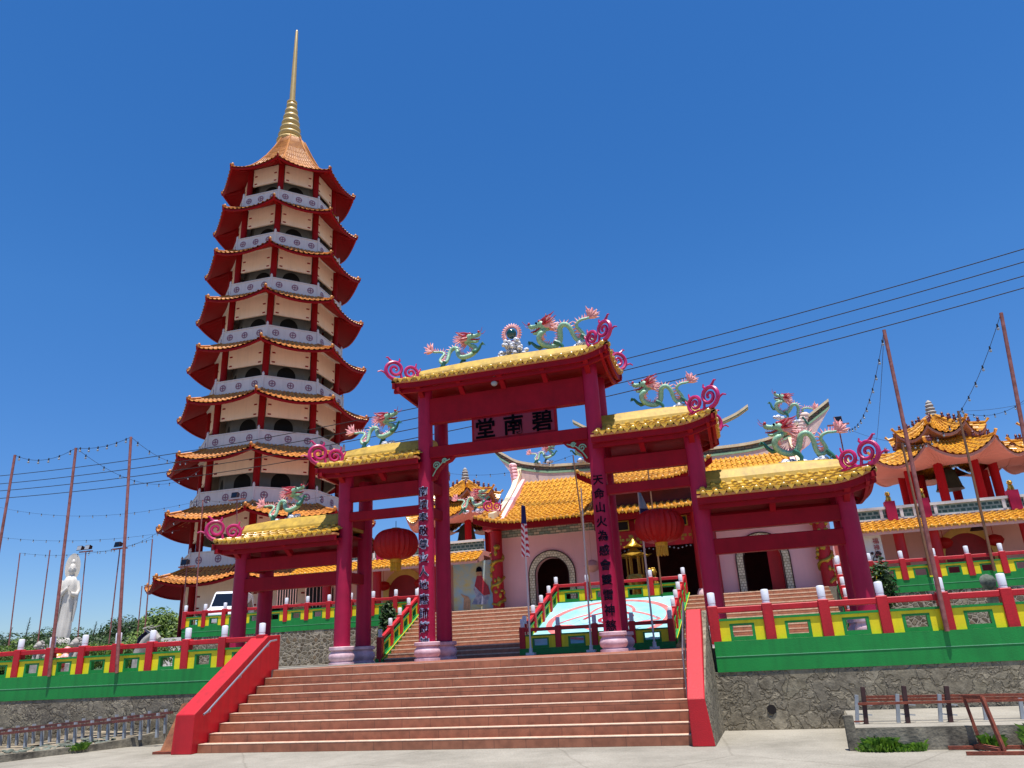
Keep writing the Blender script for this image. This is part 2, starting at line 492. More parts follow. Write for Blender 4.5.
class MB:
    def __init__(s):
        s.v, s.f = [], []

    def add(s, vs, fs):
        k = len(s.v)
        s.v += [Vector(x) for x in vs]
        s.f += [tuple(i + k for i in f) for f in fs]
        return s

    def box(s, x0, x1, y0, y1, z0, z1):
        return s.add([(x0, y0, z0), (x1, y0, z0), (x1, y1, z0), (x0, y1, z0), (x0, y0, z1), (x1, y0, z1), (x1, y1, z1), (x0, y1, z1)],
                     [(0, 1, 2, 3), (4, 5, 6, 7), (0, 1, 5, 4), (1, 2, 6, 5), (2, 3, 7, 6), (3, 0, 4, 7)])

    def hexa(s, p):
        return s.add(p, [(0, 1, 2, 3), (4, 5, 6, 7), (0, 1, 5, 4), (1, 2, 6, 5), (2, 3, 7, 6), (3, 0, 4, 7)])

    def bar(s, p, q, w, h):
        p, q = Vector(p), Vector(q)
        d = (q - p).normalized()
        a = d.cross(Vector((0, 0, 1)))
        if a.length < 1e-4:
            a = Vector((1, 0, 0))
        a.normalize()
        b = a.cross(d).normalized()
        a, b = a * w / 2, b * h / 2
        return s.hexa([p - a - b, p + a - b, p + a + b, p - a + b, q - a - b, q + a - b, q + a + b, q - a + b])

    def loft(s, rings, cap=True, closed=True):
        n = len(rings[0])
        k = len(s.v)
        for r in rings:
            s.v += [Vector(x) for x in r]
        for i in range(len(rings) - 1):
            for j in range(n if closed else n - 1):
                s.f.append((k + i * n + j, k + i * n + (j + 1) % n, k + (i + 1) * n + (j + 1) % n, k + (i + 1) * n + j))
        if cap and closed:
            s.f.append(tuple(k + j for j in range(n)))
            s.f.append(tuple(k + (len(rings) - 1) * n + j for j in range(n)))
        return s

    def tube(s, pts, rad, n=8, flat=1.0):
        pts = [Vector(x) for x in pts]
        if not hasattr(rad, '__len__'):
            rad = [rad] * len(pts)
        rings = []
        prev = None
        for i, p in enumerate(pts):
            d = (pts[min(i + 1, len(pts) - 1)] - pts[max(i - 1, 0)])
            d.normalize()
            if prev is None:
                a = d.cross(Vector((0, 1, 0)))
                if a.length < 0.05:
                    a = d.cross(Vector((1, 0, 0)))
            else:
                a = prev - d * prev.dot(d)
            a.normalize()
            prev = a
            b = d.cross(a)
            rings.append([p + a * math.cos(t) * rad[i] + b * math.sin(t) * rad[i] * flat for t in [2 * PI * j / n for j in range(n)]])
        return s.loft(rings)

    def lathe(s, c, prof, n=16, sx=1.0, sy=1.0):
        rings = [[(c[0] + r * math.cos(2 * PI * j / n) * sx, c[1] + r * math.sin(2 * PI * j / n) * sy, c[2] + z) for j in range(n)] for r, z in prof]
        return s.loft(rings)

    def cyl(s, c, r, z0, z1, n=16, r2=None):
        return s.lathe((c[0], c[1], 0), [(r, z0), (r if r2 is None else r2, z1)], n)

    def ball(s, c, rx, ry=None, rz=None, n=12, m=8):
        ry = ry or rx
        rz = rz or rx
        rings = []
        for i in range(m + 1):
            t = -PI / 2 + PI * i / m
            r = max(math.cos(t), 0.02)
            rings.append([(c[0] + rx * r * math.cos(2 * PI * j / n), c[1] + ry * r * math.sin(2 * PI * j / n), c[2] + rz * math.sin(t)) for j in range(n)])
        return s.loft(rings)

    def prism(s, poly, fa, fb):
        """poly: 2-D outline, fa/fb map (a, b) to the two end faces"""
        n = len(poly)
        return s.add([fa(*p) for p in poly] + [fb(*p) for p in poly],
                     [tuple(range(n)), tuple(range(2 * n - 1, n - 1, -1))] + [(i, (i + 1) % n, n + (i + 1) % n, n + i) for i in range(n)])

    def prismy(s, poly, y0, y1):
        return s.prism(poly, lambda a, b: (a, y0, b), lambda a, b: (a, y1, b))

    def grid(s, P):
        a, b = len(P), len(P[0])
        k = len(s.v)
        for r in P:
            s.v += [Vector(x) for x in r]
        for i in range(a - 1):
            for j in range(b - 1):
                s.f.append((k + i * b + j, k + i * b + j + 1, k + (i + 1) * b + j + 1, k + (i + 1) * b + j))
        return s

    def build(s, name, m, parent=None, smooth=False, bevel=0.0, normals=True):
        org = root_loc(parent)
        me = bpy.data.meshes.new(name)
        me.from_pydata([v - org for v in s.v], [], s.f)
        if normals or bevel:
            b = bmesh.new()
            b.from_mesh(me)
            bmesh.ops.recalc_face_normals(b, faces=b.faces)
            if bevel:
                es = [e for e in b.edges if len(e.link_faces) == 2 and e.calc_face_angle(0) > 0.6]
                bmesh.ops.bevel(b, geom=es, offset=bevel, segments=1, affect='EDGES', clamp_overlap=True)
            b.to_mesh(me)
            b.free()
        if smooth:
            for p in me.polygons:
                p.use_smooth = True
            try:
                me.set_sharp_from_angle(angle=math.radians(48))
            except Exception:
                pass
        me.materials.append(MT[m] if isinstance(m, str) else m)
        o = bpy.data.objects.new(name, me)
        COL.objects.link(o)
        if parent is not None:
            o.parent = parent
        return o


def tag(o, label=None, cat=None, group=None, kind=None):
    if label:
        o['label'] = label
    if cat:
        o['category'] = cat
    if group:
        o['group'] = group
    if kind:
        o['kind'] = kind
    return o


def thing(name, label, cat, loc, group=None):
    o = bpy.data.objects.new(name, None)
    o.empty_display_size = 0.2
    COL.objects.link(o)
    o.location = loc
    ORG[o.name] = Vector(loc)
    return tag(o, label, cat, group)


def struct(mb, name, m, **k):
    return tag(mb.build(name, m, None, **k), kind='structure')


def copy_tree(o, parent=None):
    c = o.copy()
    COL.objects.link(c)
    c.parent = parent
    for ch in list(o.children):
        copy_tree(ch, c)
    return c


def text_mesh(s, size, extrude, offset=0.0):
    cu = bpy.data.curves.new('lettering', 'FONT')
    cu.body = s
    cu.size = size
    cu.extrude = extrude
    cu.offset = offset
    cu.resolution_u = 2
    cu.align_x = 'CENTER'
    cu.align_y = 'CENTER'
    o = bpy.data.objects.new('lettering', cu)
    COL.objects.link(o)
    bpy.context.view_layer.update()
    dg = bpy.context.evaluated_depsgraph_get()
    me = bpy.data.meshes.new_from_object(o.evaluated_get(dg), depsgraph=dg)
    bpy.data.objects.remove(o)
    # centre on its own bounding box
    xs = [v.co.x for v in me.vertices]
    ys = [v.co.y for v in me.vertices]
    if xs:
        cx, cy = (min(xs) + max(xs)) / 2, (min(ys) + max(ys)) / 2
        for v in me.vertices:
            v.co.x -= cx
            v.co.y -= cy
    return me


def lettering(name, s, size, extrude, center, parent, m, radius=None, offset=0.0, axis_y=None):
    """upright character facing -Y at center; with radius it wraps round a vertical column whose axis is at (center.x, axis_y)"""
    me = text_mesh(s, size, extrude, offset)
    org = root_loc(parent)
    for v in me.vertices:
        x, y, z = v.co
        if radius:
            a = x / radius
            rr = radius + z + extrude
            v.co = Vector((center[0] + math.sin(a) * rr, axis_y - math.cos(a) * rr, center[2] + y)) - org
        else:
            v.co = Vector((center[0] + x, center[1] - z, center[2] + y)) - org
    me.materials.append(MT[m])
    me.name = name
    o = bpy.data.objects.new(name, me)
    COL.objects.link(o)
    o.parent = parent
    return o


def lerp(a, b, t):
    return a + (b - a) * t


# ------------------------------------------------------------------ roof tiles
def edge_pt(A, B, u, upA, upB, fall=1.5, sag=0.0):
    p = lerp(A, B, u)
    L = (B - A).length
    dz = upA * max(0, 1 - u * L / fall) ** 2 + upB * max(0, 1 - (1 - u) * L / fall) ** 2
    return p + Vector((0, 0, dz - sag * 4 * u * (1 - u)))


def tile_patch(mb, A, B, Ai, Bi, rows, courses, r, upA=0, upB=0, fall=1.5, concave=0.0, sag=0.0, sagi=0.0):
    """barrel tiles from eave AB up to AiBi"""
    prof = [(0.0, 0.0), (0.25, 0.0), (0.29, .6), (0.38, .92), (0.5, 1.0), (0.62, .92), (0.71, .6), (0.75, 0.0)]
    us = []
    for i in range(rows):
        for f, h in prof:
            us.append(((i + f) / rows, h))
    us.append((1.0, 0.0))

    def S(u, v):
        o = edge_pt(A, B, u, upA, upB, fall, sag)
        n = edge_pt(Ai, Bi, u, 0, 0, 1, sagi)
        p = lerp(o, n, v)
        p.z -= concave * 4 * v * (1 - v)
        return p
    nrm = ((B - A).cross(Ai - A)).normalized()
    if nrm.z < 0:
        nrm = -nrm
    vs = []
    for c in range(courses):
        vs.append((c / courses, 1.0))
        vs.append(((c + 0.97) / courses, 0.72))
    P = []
    for v, k in vs:
        P.append([S(u, v) + nrm * (h * r * k + (0.35 * r * (k - .72) / .28)) for u, h in us])
    mb.grid(P)
    return S


def edge_curve(A, B, upA, upB, fall=1.5, sag=0.0, n=24):
    return [edge_pt(A, B, i / n, upA, upB, fall, sag) for i in range(n + 1)]


def strip(mb, pts, inward, z0, z1, t):
    """board following an eave curve, from z offset z0 to z1, t thick inwards"""
    d = Vector(inward).normalized() * t
    rings = [[p + Vector((0, 0, z0)), p + Vector((0, 0, z1)), p + d + Vector((0, 0, z1)), p + d + Vector((0, 0, z0))] for p in pts]
    mb.loft(rings)


def eave_ends(mb, A, B, rows, r, upA, upB, fall, out):
    """round tile ends and pointed drip tiles along an eave"""
    d = (B - A).normalized()
    out = Vector(out).normalized()
    for i in range(rows):
        p = edge_pt(A, B, (i + 0.5) / rows, upA, upB, fall) + Vector((0, 0, r * .25))
        ring1 = [p + (d * math.cos(t) + Vector((0, 0, 1)) * math.sin(t)) * r * 1.1 - out * .03 for t in [2 * PI * j / 8 for j in range(8)]]
        ring2 = [q + out * .075 for q in ring1]
        ring3 = [p + (q - p) * .5 + out * .05 for q in ring2]
        mb.loft([ring1, ring2, ring3])
        if i < rows - 1:
            w_ = (B - A).length / rows * .28
            q = edge_pt(A, B, (i + 1) / rows, upA, upB, fall)
            a, b, c, e = q - d * w_ + Vector((0, 0, .03)), q + d * w_ + Vector((0, 0, .03)), q - Vector((0, 0, r * 1.3)), None
            mb.add([a + out * .02, b + out * .02, c + out * .03, a - out * .02, b - out * .02, c - out * .02],
                   [(0, 1, 2), (3, 5, 4), (0, 1, 4, 3), (1, 2, 5, 4), (2, 0, 3, 5)])


# ------------------------------------------------------------------ scroll finial (curled cloud ornament)
def spiral(c, r0, r1, a0, turns, n=26):
    return [(c[0] + (r0 + (r1 - r0) * i / n) * math.cos(a0 + turns * 2 * PI * i / n), c[1] + (r0 + (r1 - r0) * i / n) * math.sin(a0 + turns * 2 * PI * i / n)) for i in range(n + 1)]


def scroll_mb(o, d, k=1.0):
    """two curls growing along direction d from o; d points outwards"""
    mb = MB()
    d = Vector(d).normalized()
    o = Vector(o)

    def W(pts):
        return [o + d * a * k + Vector((0, 0, b * k)) for a, b in pts]
    rr = lambda n, a, b: [(a + (b - a) * i / n) * k for i in range(n + 1)]
    s1 = spiral((.10, .46), .45, .05, -PI * .5, 1.9, 34)
    mb.tube(W(s1), rr(34, .090, .055), 7)
    s2 = spiral((-.60, .36), .35, .04, PI * 1.35, -1.8, 30)
    mb.tube(W(s2), rr(30, .082, .05), 7)
    for pts in ([(.10, .02), (.38, .10), (.56, .30), (.72, .36), (.86, .30)], [(.2, .80), (.34, .92), (.42, 1.02), (.5, 1.0)],
                [(-.2, .05), (-.16, .3), (-.22, .52), (-.14, .66)], [(-.74, .58), (-.84, .68), (-.86, .82)], [(-.86, .36), (-1.0, .46), (-1.06, .60)],
                [(-.02, .78), (-.12, .90), (-.10, 1.0)], [(-.95, .0), (-.5, .04), (.0, .03), (.25, .06)]):
        n = len(pts) - 1
        mb.tube(W(pts), rr(n, .062, .028), 7)
    return mb


# ------------------------------------------------------------------ THE SETTING
g = MB()
g.grid([[(-300 + 60 * i, -120 + 60 * j, 0) for j in range(12)] for i in range(12)])
struct(g, 'ground', 'concrete')
# lower terrace behind the front walls, upper terrace with the temple
t = MB()
ld = MB().box(-4.42, 5.40, -5.87, 7.2, 0.02, 1.4865)
MT['landing'] = brick_mat('brown_landing_tile', (160, 102, 76), (150, 92, 68), (120, 78, 60), .3, .3, .006, .55, ('X', 'Y'))
struct(ld, 'landing', 'landing')
t.box(-75, -4.95, -5.9, 70, 0.02, 1.5)
t.box(5.75, 40, -5.9, 7.1, 0.02, 1.5)
t.box(-4.95, -4.4, -5.9, 7.1, 0.02, 1.495)
t.box(5.41, 5.75, -5.9, 7.1, 0.02, 1.495)
struct(t, 'terrace', 'concrete')
t = MB()
t.box(-17.9, 40, 7.25, 46, 1.45, 3.28)
t.box(-19.9, -17.9, 10.4, 46, 1.45, 3.28)
struct(t, 'upper_terrace', 'concrete')
hl = MB()
P = []
for i in range(41):
    row = []
    for j in range(8):
        x = -330 + i * 16
        y = 95 + j * 25
        h = (2 + 5 * math.sin(x * .021 + 1) + 4 * math.sin(x * .05) + 2.2 * math.sin(x * .13 + j)) * math.sin(PI * j / 7) + (0 if 0 < j < 7 else -3)
        row.append((x, y, h))
    P.append(row)
hl.grid(P)
MT['hill'] = mat('far_wooded_hill', (70, 92, 52), 0.95, 0.2, 0.25, rgb2=(42, 64, 34))
struct(hl, 'hills', 'hill', smooth=True)

# planted strips at the foot of the walls
soil = mat('gravelly_soil', (150, 138, 118), 0.95, 0.2, 3, 0.6, 14, rgb2=(84, 76, 64))
MT['soil'] = soil
CT = [at(u, v, Y) for u, v, Y in ((-60, 764, -9.9), (0, 755, -9.3), (48, 750, -8.4), (95, 744, -7.6), (125, 739, -7.05), (148, 734, -6.7), (166, 730, -6.45))]
MT['curb'] = mat('stained_concrete_curb', (140, 132, 114), 0.9, 0.22, 2.5, 0.4, 20, rgb2=(66, 62, 52), streak=.4)
so0 = MB()
so0.grid([[(p.x - .02, p.y, p.z - .05) for p in CT], [(p.x - .8, max(p.y, -8.9) + .6 * (-6.25 - p.y), p.z - .02) for p in CT], [(p.x - 3, -6.22, p.z + .02 - .05 * (3 - i * .5)) for i, p in enumerate(CT)]])
so0.hexa([(-30, -9.85, 0.0), (-8.6, -9.85, 0.0), (-8.6, -6.24, 0.0), (-30, -6.24, 0.0), (-30, -9.85, 0.08), (-8.6, -9.85, .02), (-8.6, -6.24, .02), (-30, -6.24, .08)])
struct(so0, 'soil_bed', 'soil')
k = MB()
k.loft([[(p.x - .10, p.y, 0), (p.x + .06, p.y - .03, 0), (p.x + .05, p.y - .03, p.z), (p.x - .09, p.y, p.z)] for p in CT])
struct(k, 'kerb_strip', 'curb', smooth=False)
k = MB()
SK = [(7.82, -9.25), (30, -9.25), (30, -6.3), (8.10, -6.3)]
k.hexa([(x, y, 0.0) for x, y in SK] + [(x, y, .30) for x, y in SK])
k.box(7.80, 7.93, -9.27, -9.12, 0.0, .48)
struct(k, 'planter_slab', 'curb')
struct(MB().hexa([(x, y, .304) for x, y in ((7.94, -9.24), (30, -9.24), (30, -6.3), (8.12, -6.3))] + [(x, y, .308) for x, y in ((7.94, -9.24), (30, -9.24), (30, -6.3), (8.12, -6.3))]), 'planter_top', 'concrete')

# ------------------------------------------------------------------ front staircase
NR, RH, TD = 9, 0.165, 0.3103
st = thing('front_staircase', 'wide brown tiled front staircase with pale nosings between two red walls', 'staircase', (0.42, -8.35, 0))
m_ = MB()
for i in range(NR):
    y = -8.35 + i * TD
    m_.box(-4.41, 5.44, y, (-5.89 if i == NR - 1 else y + TD + .02), 0.0 if i == 0 else RH * i - .03, RH * (i + 1) - .004 - (0.0005 * i))
m_.build('steps', 'riser', st)
for i in range(NR):
    y = -8.35 + i * TD
    MB().box(-4.40, 5.43, y - .003, y + (.19 if i < NR - 1 else .06), RH * (i + 1) - .008, RH * (i + 1) + .003).build('nosing', 'nosing', st)


def cheek(x0, x1, ob, side, label):
    """red stair wall with battered outer face; side = -1 left, +1 right"""
    r = thing('stair_wall', label, 'wall', ((x0 + x1) / 2, -8.45, 0))
    yf, yb, yb2 = -8.52, -6.12, -5.6
    zt = [(yf, .74), (yb, 2.27), (yb2, 2.29)]
    inn, out, outb = (x0, x1, x1 + ob) if side > 0 else (x1, x0, x0 - ob)
    mb = MB()
    rings = []
    for y, z in zt:
        bt = outb if side > 0 else outb
        rings.append([(inn, y, 0), (bt, y, 0), (out, y, z), (inn, y, z)])
    mb.loft(rings)
    mb.build('wall_body', 'red', r, bevel=.012)
    if side > 0:   # exposed rubble flank
        k = MB()
        k.hexa([(outb - .02, -8.50, 0.001), (outb + .006, -8.50, 0.001), (outb + .11, -5.8, 0.001), (outb - .02, -5.8, 0.001),
                (out - .02, -8.50, .715), (out + .006, -8.50, .715), (out + .10, -5.8, 2.24), (out - .02, -5.8, 2.24)])
        k.build('rubble_flank', 'rubble', r)
    hx = inn + (.09 if side < 0 else -.09)
    h = MB()
    if side < 0:
        pts = [(hx, -8.35, .72), (hx, -8.25, .76), (hx, -6.15, 2.14), (hx, -5.9, 2.17)]
        h.tube(pts, .022, 8)
        for tt in (.05, .5, .97):
            q = Vector((hx, lerp(-8.25, -6.15, tt), lerp(.76, 2.14, tt)))
            h.tube([q, q - Vector((0, 0, .07)), q + Vector((-.09, 0, -.09))], .012, 6)
    else:
        h.tube([(hx, -7.2, .66), (hx, -7.2, 1.42), (hx, -7.15, 1.46), (hx, -5.5, 2.45), (hx, -5.45, 2.44), (hx, -5.45, 1.5)], .018, 8)
        h.tube([(hx, -6.4, 1.3), (hx, -6.4, 1.93)], .015, 8)
    h.build('handrail', 'steel' if side < 0 else 'railgrey', r, smooth=True)
    return r


cheek(-4.88, -4.43, .04, -1, 'red sloping stair wall left of the front steps with steel handrail')
cheek(5.45, 5.74, .08, 1, 'red sloping stair wall right of the front steps with rubble flank')


# ------------------------------------------------------------------ retaining walls with green coping
def retaining(name, x0, x1, y, z0, zg0, zg1, stone, label, end=False):
    r = thing(name, label, 'wall', ((x0 + x1) / 2, y, z0))
    MB().box(x0 - (.18 if x0 > 5 and y < 0 else 0), x1, y - .115, y + .4, z0, zg0).build('stone_face', stone, r)
    c = MB()
    zm = (zg0 + zg1) / 2
    c.box(x0, x1, y - .13, y + .35, zg0, zm - .006)
    c.box(x0, x1, y - .13, y + .35, zm + .006, zg1)
    cp_ = c.build('green_coping', 'green', r)
    MB().box(x0 + .005, x1 - .005, y - .137, y + .34, zm - .0055, zm + .0055).build('coping_line', 'palegreen', cp_)
    return r


rw = retaining('retaining_wall', 5.93, 34, -6.12, 0, 1.05, 1.62, 'rubble', 'rough rubble retaining wall with green coping right of the front steps')
rl = retaining('retaining_wall', -34, -4.93, -6.12, 0, 1.05, 1.62, 'rubble', 'rough rubble retaining wall with green coping left of the front steps')
MB().cyl((6.72, 0), .085, 0, .01, 14).build('drain', 'dark', rw)
d_ = [o for o in rw.children if o.name.startswith('drain')][0]
d_.rotation_euler = (PI / 2, 0, 0)
d_.location = Vector((6.83, -6.242, .36)) - ORG[rw.name] - Matrix.Rotation(PI / 2, 3, 'X') @ (Vector((6.72, 0, 0)) - ORG[rw.name])
retaining('retaining_wall', -17.75, -6.25, 7.05, 1.49, 2.90, 3.36, 'cobble', 'cobbled upper terrace wall with green coping behind the left gate columns')
retaining('retaining_wall', 10.15, 34, 7.05, 1.49, 2.90, 3.36, 'cobble', 'cobbled upper terrace wall with green coping behind the right gate columns')


# ------------------------------------------------------------------ railings
def railing(label, p0, p1, n, group, posts=None, coping=0.0, y_t=0.1, sc_=1.0):
    """red posts with white caps, red top rail, yellow panels with green windows; from foot p0 to foot p1 in n bays (may climb)"""
    p0, p1 = Vector(p0), Vector(p1)
    r = thing('railing', label, 'railing', p0, group)
    d = p1 - p0
    hd = Vector((d.x, d.y, 0))
    L = hd.length
    e = hd / L
    nr = Vector((e.y, -e.x, 0))
    sl = d.z / L
    H = 0.66 * sc_

    def W(s, t_, z):
        return p0 + e * s + nr * t_ + Vector((0, 0, z + sl * s))

    def bx(mb, s0, s1, t0, t1, z0, z1):
        mb.hexa([W(s0, t0, z0), W(s1, t0, z0), W(s1, t1, z0), W(s0, t1, z0), W(s0, t0, z1), W(s1, t0, z1), W(s1, t1, z1), W(s0, t1, z1)])
    if coping:
        mb = MB()
        bx(mb, -.1, L + .1, -.14, .14, -coping, -.002)
        mb.build('green_base', 'green', r)
        mb = MB()
        bx(mb, -.1, L + .1, .14, .150, -.03, -.004)
        mb.build('base_edge', 'yellow' if abs(sl) > .1 else 'green', r)
    mb = MB()
    bx(mb, 0, L, -.065, .065, .54 * sc_, .655 * sc_)
    mb.build('top_rail', 'red', r, bevel=.012)
    step = L / n
    for i in range(n + 1):
        if posts and i in posts:
            continue
        s = step * i
        mb = MB()
        hw = .10 * sc_
        q = W(s, 0, 0)
        mb.box(q.x - hw, q.x + hw, q.y - hw, q.y + hw, q.z + (-.05 if not coping else -coping), q.z + .685 * sc_)
        po = mb.build('post', 'red', r, bevel=.012)
        cb = MB()
        cr = .075 * sc_
        cb.lathe((q.x, q.y, q.z + .685 * sc_), [(cr, 0), (cr, .03), (cr * .9, .035), (cr * .9, .05), (cr, .055), (cr, .25 * sc_), (cr * .85, .265 * sc_), (cr * .3, .272 * sc_)], 12)
        cb.build('post_cap', 'cap', po, smooth=True)
    for i in range(n):
        a, b = step * i + .10 * sc_, step * (i + 1) - .10 * sc_
        w_ = b - a
        f0, f1 = a + w_ * .22, b - w_ * .22
        mb = MB()
        z0, z1, zb, zt = 0.0, .385 * sc_, .045 * sc_, .325 * sc_
        bx(mb, a, f0, -.05, .05, z0, z1)
        bx(mb, f1, b, -.05, .05, z0, z1)
        bx(mb, f0, f1, -.05, .05, zt, z1)
        pn = mb.build('panel', 'yellow', r)
        mb = MB()
        ft = .055 * sc_
        bx(mb, f0 + .002, f0 + ft, -.056, .056, z0 + .002, zt - .002)
        bx(mb, f1 - ft, f1 - .002, -.056, .056, z0 + .002, zt - .002)
        bx(mb, f0 + ft, f1 - ft, -.056, .056, zt - ft * .7, zt - .002)
        bx(mb, f0 + ft, f1 - ft, -.056, .056, z0 + .002, z0 + ft * 1.5)
        mb.build('window_frame', 'green', pn)
        mb = MB()
        bx(mb, a, b, -.075, .075, z1 + .002, z1 + .045 * sc_)
        mb.build('green_ledge', 'green', pn)
    return r


GR = 'red, yellow and green terrace railings'
railing('long red and yellow railing on the green coping right of the front steps', (5.98, -6.10, 1.62), (5.98 + 1.06 * 16, -6.10, 1.62), 16, GR)
railing('long red and yellow railing on the green coping left of the front steps', (-4.62 - 1.06 * 20, -6.10, 1.62), (-4.62, -6.10, 1.62), 20, GR)
railing('upper terrace railing behind the left gate columns, in front of the pagoda', (-17.7, 7.0, 3.36), (-6.20, 7.0, 3.36), 11, GR)
railing('upper terrace railing right of the gate, in front of the arched red doorway', (10.10, 7.0, 3.36), (10.10 + 1.04 * 13, 7.0, 3.36), 13, GR)
railing('railing climbing the left edge of the upper stairs beside the tall lettered column', (-6.05, 3.15, 1.66), (-6.18, 6.75, 3.30), 4, GR, coping=.17)
railing('railing climbing the right edge of the upper stairs behind the outer right column', (9.72, 3.15, 1.66), (10.04, 6.75, 3.30), 4, GR, coping=.17)

# upper stairs (either side of the sloping mural)
for nm, x0, x1 in (('left of the sloping mural', -6.02, -.85), ('right of the sloping mural', 4.62, 9.62)):
    n_ = 12
    rh = (3.29 - 1.487) / n_
    r = thing('upper_staircase', 'brown tiled upper stairs ' + nm, 'staircase', ((x0 + x1) / 2, 3.2, 1.487))
    mb = MB()
    for i in range(n_):
        mb.box(x0, x1, 3.2 + i * .32, 7.24, 1.487 + rh * i + (0.001 if i == 0 else -.02), 1.487 + rh * (i + 1) - .03)
    mb.build('steps', 'riser2', r)
    for i in range(n_):
        y = 3.2 + i * .32
        MB().box(x0 + .005, x1 - .005, y - .006, y + .28, 1.487 + rh * (i + 1) - .062, 1.487 + rh * (i + 1) - .022).build('nosing', 'nosing', r)

# sloping mural with its railing
FLp, FRp, BRp, BLp = Vector((-.71, 3.15, 1.70)), Vector((4.28, 3.15, 1.70)), Vector((4.62, 6.95, 3.36)), Vector((-.32, 6.95, 3.36))
mu = thing('sloping_mural', 'sloping pale aqua mural with a coral ring between the upper stairs', 'mural', (1.9, 3.2, 1.487))
mb = MB()
a = [(-.70, 3.25, 1.80), (4.29, 3.25, 1.80), (4.62, 6.85, 3.33), (-.34, 6.85, 3.33)]
mb.hexa([(x, y, 1.4) for x, y, z in a] + a)
mb.build('mural_panel', 'poolfloor', mu)


def mural_pt(u, v, lift=.008):
    q = lerp(lerp(Vector(a[0]), Vector(a[1]), u), lerp(Vector(a[3]), Vector(a[2]), u), v)
    return q + Vector((0, -.3, 1)).normalized() * lift


def mural_ribbon(pts, w_, name, m):
    mb = MB()
    for i in range(len(pts) - 1):
        p, q = pts[i], pts[i + 1]
        d = Vector((q[0] - p[0], (q[1] - p[1]), 0)).normalized()
        n_ = (-d.y * w_, d.x * w_)
        mb.add([mural_pt(p[0] - n_[0], p[1] - n_[1]), mural_pt(p[0] + n_[0], p[1] + n_[1]), mural_pt(q[0] + n_[0], q[1] + n_[1]), mural_pt(q[0] - n_[0], q[1] - n_[1])], [(0, 1, 2, 3)])
    return mb.build(name, m, mu)


mural_ribbon([(.5 + .43 * math.cos(t), .5 + .44 * math.sin(t)) for t in [2 * PI * i / 48 for i in range(49)]], .022, 'painted_ring', 'ring')
mural_ribbon([(.5 + .30 * math.cos(t) * (1 - .35 * math.sin(3 * t)), .52 + .26 * math.sin(t) * (1 + .3 * math.cos(4 * t))) for t in [2 * PI * i / 60 for i in range(61)]], .012, 'painted_swirl', 'ring')
mural_ribbon([(.52 + (.02 + .011 * i) * math.cos(i * .55), .5 + (.02 + .010 * i) * math.sin(i * .55)) for i in range(18)], .014, 'painted_curl', 'dred')
mural_ribbon([(.15 + .012 * i, .46 + .05 * math.sin(i * .7)) for i in range(60)], .006, 'painted_wave', 'flagsky')
GP = 'red, yellow and green railings round the mural'
railing('front railing at the foot of the sloping mural', FLp, FRp, 4, GP, coping=.20)
railing('back railing along the top of the sloping mural', BLp, BRp, 4, GP, coping=.24)
railing('railing climbing the left side of the sloping mural', FLp + Vector((.0, .3, .12)), BLp + Vector((0, -.02, 0)), 4, GP, coping=.17, posts=[4])
railing('railing climbing the right side of the sloping mural', FRp + Vector((.0, .3, .12)), BRp + Vector((0, -.02, 0)), 5, GP, coping=.17, posts=[5])

# ------------------------------------------------------------------ THE GATE
CA, CB_, CC = 2.894, 5.838, 9.761
DY = 1.44
ZP = 1.485
gate = thing('ceremonial_gate', 'crimson five-roofed ceremonial gate with yellow tiles at the head of the front steps', 'gate', (0, 0.72, ZP))
L1TXT = '南壇奉敬尊立人地應師節神'
R1TXT = '天命山火為感會靈雷神慈雲'
for xc, zt in ((-CC, 5.5), (-CB_, 7.62), (-CA, 10.3), (CA, 10.3), (CB_, 7.62), (CC, 5.5)):
    for row, yc in (('front', 0.0), ('rear', DY)):
        c = MB().lathe((xc, yc, 0), [(.262, ZP + .5), (.255, ZP + 2.5), (.245, zt)], 28).build('column', 'crimson', gate, smooth=True)
        MB().lathe((xc, yc, ZP), [(.40, 0), (.40, .07), (.36, .08), (.33, .10), (.385, .16), (.41, .25), (.385, .34), (.33, .40), (.33, .43), (.40, .45), (.40, .535), (.38, .55)], 28).build('plinth', 'plinth', c, smooth=True)
        if row == 'front' and abs(abs(xc) - CA) < .01:
            txt = L1TXT if xc < 0 else R1TXT
            z0 = 6.70 if xc < 0 else 6.45
            for i, ch in enumerate(txt):
                z = z0 - i * .425
                lettering('letter_edge', ch, .335, .006, (xc, 0, z), c, 'letteredge' if xc < 0 else 'navy', radius=.259, offset=.014 if xc < 0 else .006, axis_y=0.0)
                lettering('letter', ch, .325, .012, (xc, 0, z), c, 'navy', radius=.264, offset=-.004 if xc < 0 else 0.0, axis_y=0.0)


def beam(x0, x1, z0, z1, y0=-.13, y1=.13, name='beam'):
    return MB().box(x0, x1, y0, y1, z0, z1).build(name, 'beam', gate, bevel=.015)


ci = .21
# centre bay
beam(-CA + ci, CA - ci, 7.80, 8.20, -.16, .16, 'lintel')
beam(-CA + ci, CA - ci, 9.02, 9.92)
beam(-CA + ci, CA - ci, 9.55, 10.1, DY - .12, DY + .12)
sg = MB().box(-1.2, 1.7, -.07, .07, 8.203, 9.017).build('sign_board', 'beam', gate)
MB().box(-1.12, 1.62, -.078, -.0705, 8.27, 8.95).build('sign_field', mat('sign_crimson_field', (128, 8, 34), .5, .08), sg)
for i, ch in enumerate('堂南碧'):
    lettering('letter', ch, .72, .02, (-.72 + i * .97, -.10, 8.62), sg, 'signletter', offset=.010)
